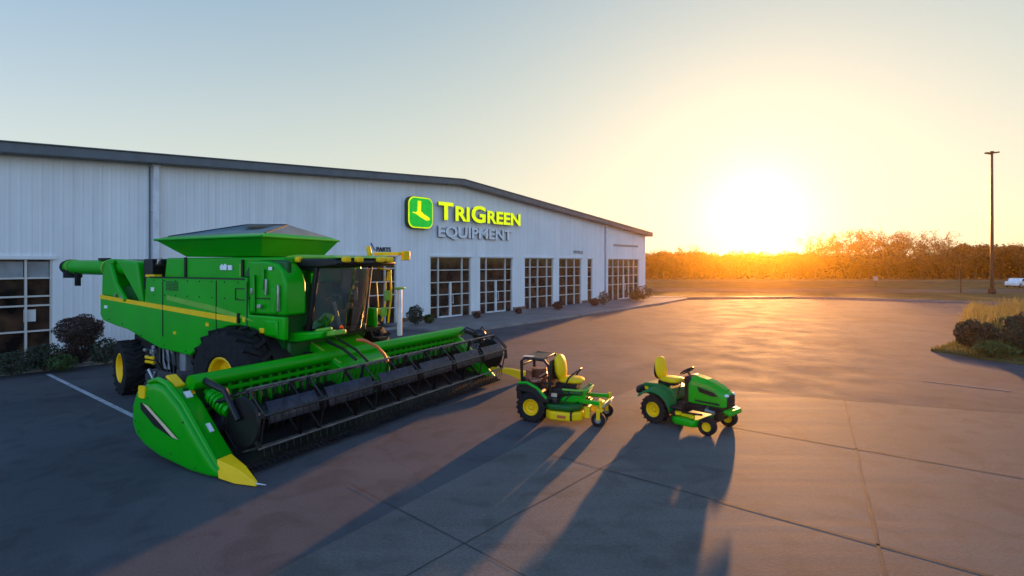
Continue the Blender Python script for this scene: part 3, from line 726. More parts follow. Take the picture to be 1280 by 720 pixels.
tag(th.build('thicket', 'thicket', smooth=0), 'dense brown leafy undergrowth filling the wood along the horizon', 'undergrowth', kind='stuff')

# ------------------------------------------------------------------ wheels
def wheel(parent, c, r, w_, rr, yaw=0, lugs=0, rim='yellow', hub=True, side=-1, name='wheel'):
    """axis along local y, outer face on side*y"""
    m_ = MB(); h = w_ / 2
    m_.lathe([(-h * .72, rr * .96), (-h * .95, rr * 1.08), (-h, (rr + r) / 2), (-h * .9, r * .95), (-h * .72, r * .985), (h * .72, r * .985), (h * .9, r * .95), (h, (rr + r) / 2), (h * .95, rr * 1.08), (h * .72, rr * .96), (-h * .72, rr * .96)], (0, 0, 0), n=40)
    for k in range(lugs):
        for sd in (-1, 1):
            t = 2 * math.pi * (k + (.5 if sd > 0 else 0)) / lugs
            ct = Vector((math.cos(t) * r * .995, sd * h * .44, math.sin(t) * r * .995))
            ux = Vector((math.cos(t), 0, math.sin(t))); tt = Vector((-math.sin(t), 0, math.cos(t)))
            ax = (Vector((0, 1, 0)) * sd + tt * .55).normalized(); bx_ = ux.cross(ax).normalized()
            L_, B_, H_ = h * .55, r * .045, r * .045; vs = []
            for q in range(8): vs.append(ct + ax * (-L_, L_)[q & 1] + bx_ * (-B_, B_)[q >> 1 & 1] + ux * (-H_, H_)[q >> 2])
            m_.add(vs, [(0, 2, 3, 1), (4, 5, 7, 6), (0, 1, 5, 4), (2, 6, 7, 3), (0, 4, 6, 2), (1, 3, 7, 5)])
    t_ = m_.build(name, 'rubber', parent, loc=c); t_.rotation_euler = (0, 0, yaw)
    q = MB(); s_ = side
    q.lathe([(s_ * h * .75, rr * .99), (s_ * h * .86, rr * 1.0), (s_ * h * .9, rr * .95), (s_ * h * .8, rr * .86), (s_ * h * .3, rr * .78), (s_ * h * .25, rr * .5), (s_ * h * .45, rr * .42), (s_ * h * .45, rr * .24), (s_ * h * .62, rr * .2), (s_ * h * .62, 0)], (0, 0, 0), n=32)
    q.lathe([(-s_ * h * .75, rr * .99), (-s_ * h * .86, rr), (-s_ * h * .3, rr * .8), (-s_ * h * .3, 0)], (0, 0, 0), n=32)
    ro = q.build('rim', rim, t_)
    if hub:
        b_ = MB()
        for k in range(8):
            a = k * math.pi / 4; b_.tube([(rr * .33 * math.cos(a), s_ * h * .4, rr * .33 * math.sin(a)), (rr * .33 * math.cos(a), s_ * h * .56, rr * .33 * math.sin(a))], rr * .04, 6)
        b_.build('wheel_bolts', 'steelblack', t_)
    return t_

# ------------------------------------------------------------------ COMBINE  (local x forward, y towards the far side)
CA = Vector((-4.83, 12.38, 0)); CYAW = math.atan2(-.4826, .8758)
cb = empty('combine_harvester', CA, CYAW)
tag(cb, 'large green combine harvester with yellow wheels and flared grain tank beside the white building', 'combine harvester')
YN, YF = -1.6, .9           # near and far flanks
# inner hull
m_ = MB(); m_.prism([(-4.85, 1.6), (-3.6, 1.3), (-1.4, 1.15), (1.35, 1.35), (1.45, 2.0), (1.45, 2.62), (-2.9, 2.6), (-4.75, 2.4)], YN + .16, YF - .16); m_.build('hull', 'green_dark', cb, bevel=.03)
m_ = MB(); m_.box((-1.6, -.35, 1.0), (6.2, 1.3, .5)); m_.box((.62, -.35, .83), (.5, 2.9, .42)); m_.box((-3.6, -.35, .62), (.3, 2.1, .22)); m_.build('chassis', 'black', cb, bevel=.03)
def flank(y, nm, s):
    m_ = MB()
    lower = [(-5.03, 2.2), (-5.03, 1.75), (-4.9, 1.62), (-4.3, 1.52), (-3.77, 1.46), (-3.1, 1.27), (-2.46, 1.12), (-1.36, 1.05), (-1.12, 1.2), (-.85, 1.42), (-.45, 1.62), (-.1, 1.74), (.3, 1.78), (.7, 1.74), (1.05, 1.62), (1.58, 1.56), (1.58, 2.0), (.55, 2.0), (.5, 2.72), (-3.02, 2.68), (-3.1, 2.05)]
    m_.prism(lower, y, y + s * .11)
    return m_.build(nm, 'green', cb, bevel=.03, seg=3)
sp_ = flank(YN, 'side_panel', 1); flank(YF, 'side_panel', -1)
# front upright panel, rounded at the top front
m_ = MB(); m_.prism([(.53, 2.02), (1.6, 2.02), (1.6, 2.62), (1.5, 2.86), (1.36, 2.98), (1.1, 3.04), (.53, 3.05)], YN + .02, YN + .5); fp = m_.build('front_panel', 'green', cb, bevel=.05, seg=3)
# panel seams and recessed ladder niche
m_ = MB()
for x in (-2.35, -.45, .52): m_.box((x, YN - .004, 2.02), (.018, .012, 1.25))
m_.box((.85, YN + .012, 2.33), (.62, .03, .02)); m_.box((.3, YN - .006, 2.5), (.28, .012, .02)); m_.box((.3, YN - .006, 2.28), (.28, .012, .02)); m_.box((.17, YN - .006, 2.39), (.02, .012, .24))
m_.box((-1.2, YN - .004, 2.69), (3.3, .02, .03))
m_.build('panel_seam', 'black', sp_)
m_ = MB(); m_.box((.72, YN - .02, 2.42), (.1, .05, .72)); m_.box((1.3, YN + .0, 2.3), (.16, .06, .5)); m_.box((1.02, YN - .02, 2.7), (.06, .05, .4)); m_.box((1.25, YN - .015, 1.78), (.36, .06, .3)); m_.build('service_cover', 'green', sp_, bevel=.03)
m_ = MB(); m_.box((.72, YN - .04, 2.46), (.06, .05, .12)); m_.box((1.1, YN - .01, 2.55), (.05, .05, .3)); m_.box((1.45, YN - .02, 2.35), (.04, .05, .5)); m_.box((.95, YN - .05, 2.18), (.1, .05, .08)); m_.build('latch', 'steel', sp_, bevel=.01)
m_ = MB(); m_.box((1.0, YN - .03, 1.72), (.13, .05, .1)); m_.build('marker_lamp', 'yellow', sp_, bevel=.02)
# stripe decals
m_ = MB()
def strp(mb, x0, x1, za, zb, ha, hb, y): mb.prism([(x0, za - ha), (x1, zb - hb), (x1, zb + hb), (x0, za + ha)], y - .006, y)
strp(m_, -5.02, .2, 2.19, 1.88, .045, .06, YN - .002); m_.build('yellow_stripe', 'yellow', sp_)
m_ = MB(); m_.prism([(-2.2, 2.2), (.75, 1.87), (.35, 1.985), (-.6, 2.14), (-2.2, 2.3)], YN - .007, YN - .001); m_.build('lime_stripe', 'green_lime', sp_)
m_ = MB(); m_.box((.28, YN - .02, 1.92), (.05, .04, .2)); m_.build('stripe_clip', 'black', sp_)
m_ = MB()
for x_ in [-4.8 + .42 * k for k in range(13)]:
    for z_ in (2.62, 2.3):
        if x_ > -3: m_.tube([(x_, YN - .012, z_), (x_, YN + .02, z_)], .014, 6)
for x_, z_ in ((-4.6, 1.66), (-4.0, 1.58), (-3.2, 1.36), (-2.3, 1.2), (-1.5, 1.14)): m_.tube([(x_, YN - .012, z_), (x_, YN + .02, z_)], .016, 6)
m_.build('panel_bolts', 'steelblack', sp_)
for x_, z_, w_, h_, mm in ((-2.75, 2.42, .12, .09, 'decalwhite'), (-.75, 1.74, .1, .07, 'yellow'), (-4.75, 1.95, .14, .07, 'decalwhite'), (1.2, 2.9, .1, .06, 'decalwhite'), (.42, 1.9, .07, .09, 'yellow'), (-1.9, 1.5, .09, .06, 'yellow')):
    m_ = MB(); m_.box((x_, YN - .004, z_), (w_, .008, h_)); m_.build('safety_decal', mm, sp_)
m_ = MB()
for k in range(7): m_.box((-2.0, YN - .006, 2.42 + k * .03), (.45, .014, .012))
m_.build('vent_grille', 'black', sp_)
# grain tank base
m_ = MB(); m_.prism([(-2.72, 2.6), (1.3, 2.6), (1.28, 3.12), (-2.62, 3.12)], YN + .22, YF - .2); tk = m_.build('grain_tank', 'green', cb, bevel=.04)
m_ = MB(); m_.box((-1.86, YN + .205, 2.88), (.07, .03, .5)); m_.box((.1, YN + .2, 2.9), (.05, .04, .35)); m_.build('tank_seam', 'black', tk)
m_ = MB(); m_.prism([(-.62, 2.86), (-.42, 2.86), (-.4, 2.94), (-.46, 2.99), (-.52, 2.95), (-.58, 2.98), (-.63, 2.93)], YN + .19, YN + .215); m_.box((-.3, YN + .2, 2.91), (.12, .02, .1)); m_.build('emblem', 'decalwhite', tk)
m_ = MB(); m_.box((.05, YN + .19, 2.86), (.05, .03, .26)); m_.build('grab_handle', 'green_lime', tk)
# dome in front of the tank
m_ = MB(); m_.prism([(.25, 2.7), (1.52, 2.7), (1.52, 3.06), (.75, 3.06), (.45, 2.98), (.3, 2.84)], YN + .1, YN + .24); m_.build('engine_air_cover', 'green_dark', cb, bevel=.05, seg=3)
# hopper extension: flared walls, lip and covers
lipz = 3.52
lo = [(-1.97, YN + .3, 3.14), (.55, YN + .3, 3.14), (.2, .55, 3.14), (-1.97, .55, 3.14)]
hi = [(-2.67, YN, lipz), (.95, YN, lipz), (.42, .85, lipz), (-2.67, .85, lipz)]
def quadbox(mb, A, B, th_):
    """panel between edge A(two pts) and edge B, with thickness"""
    a0, a1, b1, b0 = Vector(A[0]), Vector(A[1]), Vector(B[1]), Vector(B[0]); n = (a1 - a0).cross(b0 - a0).normalized() * th_
    vs = [a0, a1, b1, b0, a0 + n, a1 + n, b1 + n, b0 + n]; mb.add(vs, [(0, 1, 2, 3), (7, 6, 5, 4), (0, 4, 5, 1), (1, 5, 6, 2), (2, 6, 7, 3), (3, 7, 4, 0)])
m_ = MB()
for i in range(4): j = (i + 1) % 4; quadbox(m_, (lo[i], lo[j]), (hi[i], hi[j]), -.03)
hp = m_.build('hopper_wall', 'green', cb)
m_ = MB()
for i in range(4): m_.tube([hi[i], hi[(i + 1) % 4]], .028, 8)
m_.build('hopper_rim', 'green', hp)
ra, rb_ = Vector((-.85, -.6, 3.86)), Vector((.2, -.40, 3.83)); 
ins = [Vector(h) + (Vector((-.9, -.38, lipz)) - Vector(h)) * .02 + Vector((0, 0, .02)) for h in hi]
mids = [Vector(h) * .87 + (ra if i in (0, 3) else rb_) * .13 + Vector((0, 0, .015)) for i, h in enumerate(ins)]
m_ = MB()
m_.add(ins + mids, [(0, 1, 5, 4), (1, 2, 6, 5), (2, 3, 7, 6), (3, 0, 4, 7)]); m_.build('tank_cover_skirt', 'green', cb)
m_ = MB(); m_.add(mids + [ra, rb_], [(0, 1, 5, 4), (1, 2, 5), (2, 3, 4, 5), (3, 0, 4)]); tcv = m_.build('tank_cover', 'tarp', cb)
m_ = MB(); m_.add([Vector((-.8, -.65, 3.862)), Vector((-.6, -.9, 3.795)), Vector((-.1, -.9, 3.78)), Vector((-.1, -.52, 3.848))], [(0, 1, 2, 3)])
for p, q in ((mids[0], ra), (mids[1], rb_), (ra, rb_)): m_.tube([p, q], .015, 6)
m_.build('cover_bow', 'black', tcv)
# rear hood with diagonal guard bars
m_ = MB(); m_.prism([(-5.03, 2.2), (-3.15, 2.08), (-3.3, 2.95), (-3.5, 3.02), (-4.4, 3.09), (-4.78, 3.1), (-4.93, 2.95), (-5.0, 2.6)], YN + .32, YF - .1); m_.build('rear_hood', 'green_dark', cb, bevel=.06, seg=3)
m_ = MB()
m_.prism([(-5.02, 2.22), (-4.99, 2.68), (-4.9, 2.95), (-4.78, 3.1), (-4.42, 3.1), (-4.5, 2.95), (-4.35, 2.5), (-4.15, 2.16)], YN + .02, YN + .34)
m_.prism([(-4.45, 3.1), (-3.45, 3.03), (-3.2, 2.07), (-3.3, 2.07), (-3.75, 2.5), (-4.1, 2.83)], YN + .02, YN + .34)
m_.build('rear_side_shield', 'green', cb, bevel=.05, seg=3)
m_ = MB(); m_.tube([(-4.5, YN + .0, 2.98), (-4.2, YN - .02, 2.5), (-3.85, YN, 2.14)], .055, 8); m_.build('guard_bar', 'green', cb)
m_ = MB(); m_.box((-3.15, YN + .35, 2.75), (.35, .5, .7)); m_.tube([(-3.25, YN + .25, 2.95), (-2.75, YN + .25, 3.0)], .1, 10); m_.box((-3.9, YN + .28, 2.3), (.5, .1, .25)); m_.build('intake_box', 'black', cb, bevel=.04)
m_ = MB(); m_.tube([(-2.85, YN + .2, 2.98), (-2.85, YN + .2, 3.12)], .05, 8); m_.box((-4.05, YN + .01, 2.22), (.1, .06, .08)); m_.box((-4.3, YN + .01, 2.24), (.06, .06, .06)); m_.build('bracket', 'steel', cb)
m_ = MB(); m_.box((-2.9, YN + .1, 2.72), (.36, .16, .05)); m_.build('warning_strip', 'yellow', cb)
# unloading auger
m_ = MB(); m_.tube([(-6.95, -1.42, 2.9), (-4.0, -1.35, 2.88)], .185, 20); au = m_.build('unloading_auger', 'green', cb)
m_ = MB(); m_.tube([(-7.12, -1.42, 2.9), (-6.93, -1.42, 2.9)], [.17, .2], 20); m_.tube([(-6.8, -1.42, 2.85), (-6.8, -1.42, 2.62)], .2, 16); m_.tube([(-6.35, -1.5, 2.78), (-6.35, -1.5, 2.42)], .07, 8); m_.build('auger_spout', 'rubber', au)
m_ = MB(); m_.tube([(-6.75, -1.42, 2.9), (-6.7, -1.42, 2.9)], .2, 20); m_.tube([(-5.0, -1.4, 2.885), (-4.94, -1.4, 2.885)], .205, 20); m_.build('auger_band', 'green_lime', au)
m_ = MB(); m_.box((-5.2, -1.42, 3.1), (.42, .12, .06)); m_.build('auger_lamp', 'black', au, bevel=.02)
# wheels
wheel(cb, (.6, YN - .36, .88), .88, .56, .39, 0, 20)
wheel(cb, (.6, YF + .36, .88), .88, .56, .39, 0, 20, side=1)
wheel(cb, (-3.72, YN + .0, .6), .6, .42, .34, R(-14), 18)
wheel(cb, (-3.72, YF - .0, .6), .6, .42, .34, R(-14), 18, side=1)
m_ = MB()
for k in range(13):
    a = R(38 + k * 9.6); pass
m_.loft([[(.56 + k_ * math.cos(R(t)), yy_, .83 + k_ * .97 * math.sin(R(t))) for k_, yy_ in ((.96, YN - .1), (.96, YN + .3), (.93, YN + .3), (.93, YN - .1))] for t in range(10, 110, 8)])
m_.build('mudguard', 'black', cb)
# details between the wheels
m_ = MB(); m_.box((-2.35, YN + .2, .9), (.35, .25, .5)); m_.box((-1.9, YN + .25, .85), (.22, .2, .42)); m_.tube([(-2.9, YN + .15, .7), (-2.9, YN + .15, 1.15)], .09, 10); m_.build('hydraulic_tank', 'grey', cb, bevel=.03)
m_ = MB()
for k in range(6): m_.tube([(-3.0 + k * .18, YN + .1, 1.15), (-2.9 + k * .2, YN + .02, .9 - .05 * (k % 3)), (-2.7 + k * .12, YN + .12, .6)], .025, 6)
m_.build('hydraulic_hose', 'black', cb)
m_ = MB(); m_.tube([(-3.05, YN + .02, .88), (-2.7, YN + .02, .88)], .035, 8); m_.tube([(-3.05, YN + .02, .78), (-2.72, YN + .02, .78)], .035, 8); m_.build('damper_rod', 'yellow', cb)
m_ = MB(); m_.box((-2.72, YN - .0, 1.03), (.14, .1, .1)); m_.tube([(-2.9, YN, .62), (-2.7, YN, .42), (-2.62, YN, .6)], .04, 8); m_.box((-3.0, YN - .02, 1.05), (.1, .08, .06)); m_.build('linkage', 'steel', cb, bevel=.01)
# belts, boxes under the body front
m_ = MB(); m_.box((1.1, -.9, 1.25), (.6, .9, .5)); m_.build('gearbox', 'green_dark', cb, bevel=.05)
# ---- cab
CN, CFr = -.98, .42
m_ = MB()
def win(mb, pts, th_=.012):
    mb.add(pts, [tuple(range(len(pts)))])
cabg = MB()
RA = (.78, 1.7); RT = (.8, 2.92)
win(cabg, [(.9, CN, 1.78), (1.5, CN, 1.78), (1.72, CN, 2.88), (.9, CN, 2.88)])
fr_b = [(1.62, CN, 1.72), (1.9, CN + .28, 1.66), (2.02, (CN + CFr) / 2, 1.64), (1.9, CFr - .28, 1.66), (1.62, CFr, 1.72)]
fr_t = [(1.8, CN, 2.9), (2.12, CN + .28, 2.9), (2.24, (CN + CFr) / 2, 2.9), (2.12, CFr - .28, 2.9), (1.8, CFr, 2.9)]
cabg.loft([[Vector(p) for p in fr_b], [Vector(p) for p in fr_t]], closed=False)
win(cabg, [(.9, CFr, 1.78), (1.6, CFr, 1.78), (1.8, CFr, 2.88), (.9, CFr, 2.88)])
cabw = MB()
cabw.tube([(1.52, CN - .01, 1.66), (1.76, CN - .01, 2.92)], .06, 8); cabw.tube([(.82, CN, 1.66), (.8, CN, 2.92)], .08, 8); cabw.tube([(1.62, CFr, 1.66), (1.8, CFr, 2.92)], .05, 8); cabw.tube([(.85, CFr, 1.66), (.8, CFr, 2.92)], .06, 8)
cabw.tube([(.8, CN, 1.74), (1.55, CN, 1.74)], .05, 8); cabw.box((1.2, (CN + CFr) / 2, 1.62), (.95, CFr - CN, .16)); cabw.tube([(.8, CN, 2.9), (1.8, CN, 2.9)], .05, 8)
cabw.prism([(.55, 1.6), (.8, 1.6), (.8, 2.05), (.62, 2.05)], CN, CFr); cabw.box((.72, CN + .12, 2.4), (.16, .24, 1.1)); cabw.box((.72, CFr - .1, 2.4), (.16, .2, 1.1))
cab = cabw.build('cab', 'black', cb, bevel=.01)
cabg.build('cab_window', 'clear', cab, smooth=60)
m_ = MB(); m_.box((1.0, -.28, 2.0), (.45, .5, .14)); m_.box((.86, -.28, 2.35), (.14, .48, .62), ry=R(-6)); m_.box((.88, -.28, 2.7), (.1, .26, .16)); m_.build('operator_seat', 'black', cab, bevel=.05, seg=3)
m_ = MB(); m_.tube([(1.62, -.28, 1.7), (1.45, -.28, 2.2)], .045, 8)
ring = [(1.43 + .06 * math.sin(a) , -.28 + .2 * math.cos(a), 2.22 + .18 * math.sin(a) * .7) for a in [k * math.pi / 8 for k in range(17)]]; m_.tube(ring, .016, 6, cap=False)
m_.box((1.3, .1, 2.1), (.5, .12, .1)); m_.box((1.6, .12, 2.35), (.05, .22, .26)); m_.build('steering_column', 'grey', cab, bevel=.01)
m_ = MB(); m_.tube([(1.95, -.55, 2.88), (1.9, -.5, 2.0)], .012, 6); m_.tube([(1.9, -.5, 2.05), (1.98, -.1, 2.1)], .01, 6); m_.box((1.7, -.1, 2.62), (.02, .35, .5)); m_.build('sun_blind', 'tarp', cab)
# roof
m_ = MB(); m_.prism([(.6, 2.93), (1.9, 2.92), (2.38, 2.95), (2.42, 3.02), (2.3, 3.08), (.7, 3.1)], CN - .1, CFr + .12); rf = m_.build('cab_roof', 'black', cab, bevel=.03)
m_ = MB(); m_.prism([(.9, 3.085), (2.2, 3.08), (2.35, 3.1), (2.2, 3.15), (1.2, 3.17), (.95, 3.15)], CN - .06, CFr + .08); m_.build('roof_cap', 'green_lime', cab, bevel=.03, seg=3)
for k, (x, y) in enumerate([(2.42, CN + .1), (2.45, CN + .4), (2.45, CFr - .4), (2.42, CFr - .1), (1.35, CN - .08), (1.05, CN - .08)]):
    m_ = MB(); m_.ell((x, y, 3.07), (.07, .09, .06), 10, 6, .6); m_.build('work_light', 'yellow', cab)
m_ = MB(); m_.tube([(1.9, CFr - .1, 3.1), (1.88, CFr - .15, 3.36)], [.06, .05], 10); m_.box((2.2, CFr + .1, 3.2), (.7, .1, .07)); m_.box((2.52, CFr + .3, 3.16), (.1, .2, .2)); m_.build('beacon', 'yellow', cab, bevel=.02)
# mirror, handrails, ladder at the far front
m_ = MB(); m_.tube([(2.0, CFr, 2.9), (2.1, CFr + .3, 2.85), (2.1, CFr + .33, 2.3), (2.04, CFr + .3, 1.7)], .022, 8); m_.tube([(2.08, CFr + .16, 2.72), (2.06, CFr + .2, 2.2), (2.0, CFr + .14, 1.75)], .018, 8)
m_.box((2.1, CFr + .26, 2.72), (.05, .1, .2)); m_.build('handrail', 'yellow', cab, bevel=.01); m_ = MB(); m_.box((2.1, CFr + .2, 2.3), (.05, .16, .22)); m_.box((2.04, CFr + .16, 1.95), (.07, .16, .2)); m_.box((2.05, CFr + .66, 2.44), (.1, .3, .05)); m_.build('mirror', 'green_lime', cab, bevel=.02); m_ = MB(); m_.tube([(1.95, CFr + .03, 2.6), (2.0, CFr + .05, 1.9)], .014, 6); m_.build('handrail', 'yellow', cab, bevel=.01)
m_ = MB(); m_.box((2.05, CFr + .66, 1.9), (.09, .09, 1.05)); m_.build('mirror_post', 'white', cab, bevel=.02)
m_ = MB(); m_.box((.98, CFr + .25, 1.55), (1.4, .5, .06)); 
for k in range(4): m_.box((1.5 + .1 * k, CFr + .6, 1.3 - .3 * k), (.28, .3, .05))
for y in (.47, .75): m_.tube([(1.35, CFr + y, 1.5), (1.9, CFr + y, .3)], .03, 6)
m_.build('ladder', 'black', cab)

# green beam under the cab
m_ = MB(); m_.prism([(.62, 1.46), (1.6, 1.5), (2.25, 1.62), (2.3, 1.76), (1.62, 1.68), (.62, 1.66)], CN - .35, CN - .02); m_.build('platform_beam', 'green', cb, bevel=.04, seg=3)
m_ = MB(); m_.box((2.33, CN - .1, 1.7), (.3, .3, .09), ry=R(-8)); m_.box((2.15, CN - .2, 1.76), (.34, .12, .06), ry=R(-10)); m_.build('step_plate', 'green_lime', cb, bevel=.02)
# feeder house
m_ = MB(); m_.prism([(.5, 1.55), (1.0, 1.6), (2.3, 1.02), (2.3, .35), (1.6, .5), (.5, .95)], -.85, .5); fh = m_.build('feeder_house', 'green', cb, bevel=.04)
m_ = MB()
for y in (-.8, .45): m_.tube([(.9, y, 1.63), (2.2, y, 1.07)], .025, 6)
m_.box((1.6, -.18, 1.36), (1.2, .03, .03), ry=R(24)); m_.build('feeder_rail', 'green_lime', fh)
m_ = MB(); m_.tube([(2.42, -.62, 1.52), (2.55, -.52, 1.5), (2.72, -.38, 1.38), (2.8, -.26, 1.22), (2.84, -.2, 1.06)], .032, 8); m_.build('orange_hose', 'orange', cb)
m_ = MB(); m_.tube([(1.9, -.9, 1.5), (2.2, -.75, 1.35), (2.5, -.7, 1.15)], .03, 8); m_.tube([(1.9, -.6, 1.5), (2.3, -.5, 1.3), (2.6, -.5, 1.1)], .025, 8); m_.build('hydraulic_hose', 'black', cb)

# ------------------------------------------------------------------ HEADER (own thing, hung on the feeder house)
hd = empty('cutting_header', CA, CYAW)
tag(hd, 'wide green cutting header with black reel and yellow crop dividers at the combine front', 'harvester header')
YL, YR = -3.8, 3.75
m_ = MB(); m_.tube([(1.92, YL + .25, 1.19), (1.92, YR - .0, 1.19)], .115, 18); bm_ = m_.build('top_beam', 'green', hd)
m_ = MB(); m_.box((1.84, (YL + YR) / 2, .62), (.05, YR - YL - .4, .98)); m_.build('back_sheet', 'green_dark', hd)
m_ = MB(); y = YL + .7
while y < YR - .2:
    m_.box((1.9, y, .72), (.05, .05, .72)); y += .19
m_.box((1.93, 0, 1.0), (.04, 6.6, .06)); m_.box((1.93, 0, .55), (.04, 6.6, .05))
m_.build('back_sheet_rib', 'green', hd)
# deck and cutterbar
m_ = MB(); m_.prism([(1.85, .12), (3.1, .07), (3.1, .12), (2.0, .3), (1.85, .3)], YL + .25, YR - .15); m_.build('draper_deck', 'black', hd)
m_ = MB(); m_.tube([(2.12, YL + .4, .5), (2.12, YR - .3, .5)], .16, 16)
for sgn in (-1, 1):
    pts = []
    for k in range(240):
        a = k * math.pi / 8 * sgn; yy = (YL + .45 if sgn > 0 else YR - .35) + sgn * k * .0145; pts.append((2.12 + .27 * math.cos(a), yy, .5 + .27 * math.sin(a)))
    for p, q in zip(pts, pts[1:]):
        c0 = Vector((2.12, p[1], .5)); c1 = Vector((2.12, q[1], .5)); m_.add([p, q, c1, c0], [(0, 1, 2, 3)])
m_.build('auger', 'steelblack', hd)
m_ = MB(); m_.box((3.1, 0, .08), (.1, YR - YL - .5, .04)); y = YL + .35
while y < YR - .2:
    m_.prism([(y - .022, .06), (y + .022, .06), (y + .01, .09), (y - .01, .09)], 3.12, 3.26, 'x'); y += .0762 * 1.3
m_.build('cutterbar', 'steelblack', hd)
# end dividers
def divider(y, s, nm='end_divider'):
    out = [(.78, .5), (.78, .78), (.9, 1.02), (1.14, 1.14), (1.42, 1.2), (1.68, 1.17), (2.08, .93), (2.57, .48), (2.98, .12), (3.0, .02), (2.75, .0), (2.38, .0), (1.6, .08), (1.14, .2), (.88, .34)]
    cx = sum(p[0] for p in out) / len(out); cz = sum(p[1] for p in out) / len(out)
    ringf = lambda k, yy, dx=0: [Vector((cx + (p[0] - cx) * k, yy, cz + (p[1] - cz) * k)) for p in out]
    m_ = MB(); m_.loft([ringf(.82, y - s * .03), ringf(.93, y - s * .015), ringf(1, y + s * .05), ringf(1, y + s * .12), ringf(.97, y + s * .34)])
    o = m_.build(nm, 'green', hd, bevel=.02, smooth=50); return o
dv = divider(YL, 1); dvf = divider(YR, -1)
# raised ridge following the top front edge
m_ = MB(); m_.tube([(1.2, YL + .04, 1.17), (1.45, YL + .04, 1.235), (1.7, YL + .04, 1.19), (2.1, YL + .04, .95), (2.58, YL + .04, .5), (2.97, YL + .04, .14)], [.03, .04, .045, .045, .04, .03], 8); m_.build('divider_ridge', 'green', dv)
# decals
m_ = MB(); m_.prism([(1.12, .86), (1.22, .84), (2.02, .48), (1.98, .44), (1.5, .56), (1.14, .76)], YL - .05, YL - .036); m_.build('decal_dark', 'black', dv)
m_ = MB(); m_.prism([(1.2, .86), (1.34, .84), (2.12, .45), (1.98, .46)], YL - .056, YL - .0505); m_.build('decal_tan', 'decaltan', dv)
m_ = MB(); m_.prism(rrect(1.06, 1.24, .93, 1.12, .04, 3), YL - .045, YL - .02); m_.build('decal_emblem', 'yellow', dv)
m_ = MB(); m_.box((1.62, YL + .2, 1.2), (.3, .16, .05), ry=R(28)); m_.box((1.86, YL + .3, 1.05), (.14, .08, .05), ry=R(40)); m_.build('yellow_flap', 'yellow', dv, bevel=.02)
m_ = MB(); m_.box((1.95, YL + .2, 1.03), (.12, .1, .02), ry=R(42)); m_.box((2.45, YL + .22, .6), (.15, .06, .02), ry=R(43)); m_.build('warning_label', 'decalwhite', dv)
m_ = MB()
for (x, z) in ((.95, .55), (1.05, .4), (1.3, .95), (1.9, .2), (2.5, .1), (2.2, .7)): m_.tube([(x, YL - .03, z), (x, YL + .02, z)], .018, 8)
m_.build('divider_bolt', 'steelblack', dv)
# yellow snouts
m_ = MB()
m_.loft([[Vector((2.9, YL + .03, .27)), Vector((2.9, YL + .25, .29)), Vector((2.98, YL + .28, .03)), Vector((2.98, YL - .0, .03))],
         [Vector((3.3, YL + .07, .19)), Vector((3.3, YL + .2, .2)), Vector((3.3, YL + .24, .01)), Vector((3.3, YL + .02, .01))],
         [Vector((3.62, YL + .1, .07)), Vector((3.62, YL + .14, .07)), Vector((3.64, YL + .15, .01)), Vector((3.64, YL + .1, .01))]])
sn = m_.build('divider_snout', 'yellow', hd, bevel=.01)
m_ = MB(); m_.tube([(3.6, YL + .12, .04), (3.8, YL + .14, .05)], [.02, .008], 6); m_.build('snout_tip', 'steel', sn)
m_ = MB(); 
m_.loft([[Vector((2.95, YR - .25, .34)), Vector((2.95, YR - .15, .36)), Vector((2.95, YR - .15, .3)), Vector((2.95, YR - .25, .3))],
         [Vector((3.35, YR + .05, .3)), Vector((3.35, YR + .2, .3)), Vector((3.35, YR + .2, .14)), Vector((3.35, YR + .05, .14))],
         [Vector((3.7, YR + .18, .23)), Vector((3.7, YR + .34, .23)), Vector((3.7, YR + .34, .0)), Vector((3.7, YR + .18, .0))]])
m_.build('divider_snout', 'yellow', hd, bevel=.01)
# green auger drive motor near the end
m_ = MB(); m_.tube([(1.9, YL + .5, 1.02), (2.05, YL + .55, .95)], .05, 8); m_.tube([(2.05, YL + .5, .98), (2.5, YL + .52, .78)], .11, 16)
for k in range(5): m_.tube([(2.12 + k * .07, YL + .5, .95 - k * .031), (2.15 + k * .07, YL + .5, .937 - k * .031)], .125, 16)
m_.build('drive_motor', 'green', hd)
# reel
RX, RZ, RRAD = 2.82, .66, .5
RL, RRt = YL + .5, YR - .05
m_ = MB(); m_.tube([(RX, RL, RZ), (RX, RRt, RZ)], .085, 14); reel = m_.build('reel_shaft', 'steelblack', hd)
angs = [R(-42 + 60 * k) for k in range(6)]
for a in angs:
    bx_, bz_ = RX + RRAD * math.cos(a), RZ + RRAD * math.sin(a)
    m_ = MB(); m_.tube([(bx_, RL - .02, bz_), (bx_, RRt + .02, bz_)], .02, 8); bt = m_.build('reel_bat', 'steelblack' if abs(a - R(18)) < .1 else 'batmetal', reel)
    m_ = MB(); y = RL + .06
    while y < RRt: m_.tube([(bx_, y, bz_), (bx_ + .02, y, bz_ - .12), (bx_ - .03, y, bz_ - .24)], [.008, .007, .005], 4, cap=False); y += .13
    m_.build('reel_tine', 'black', bt, smooth=0)
ss = [RL, -2.2, -.95, .25, 1.45, 2.6, RRt]
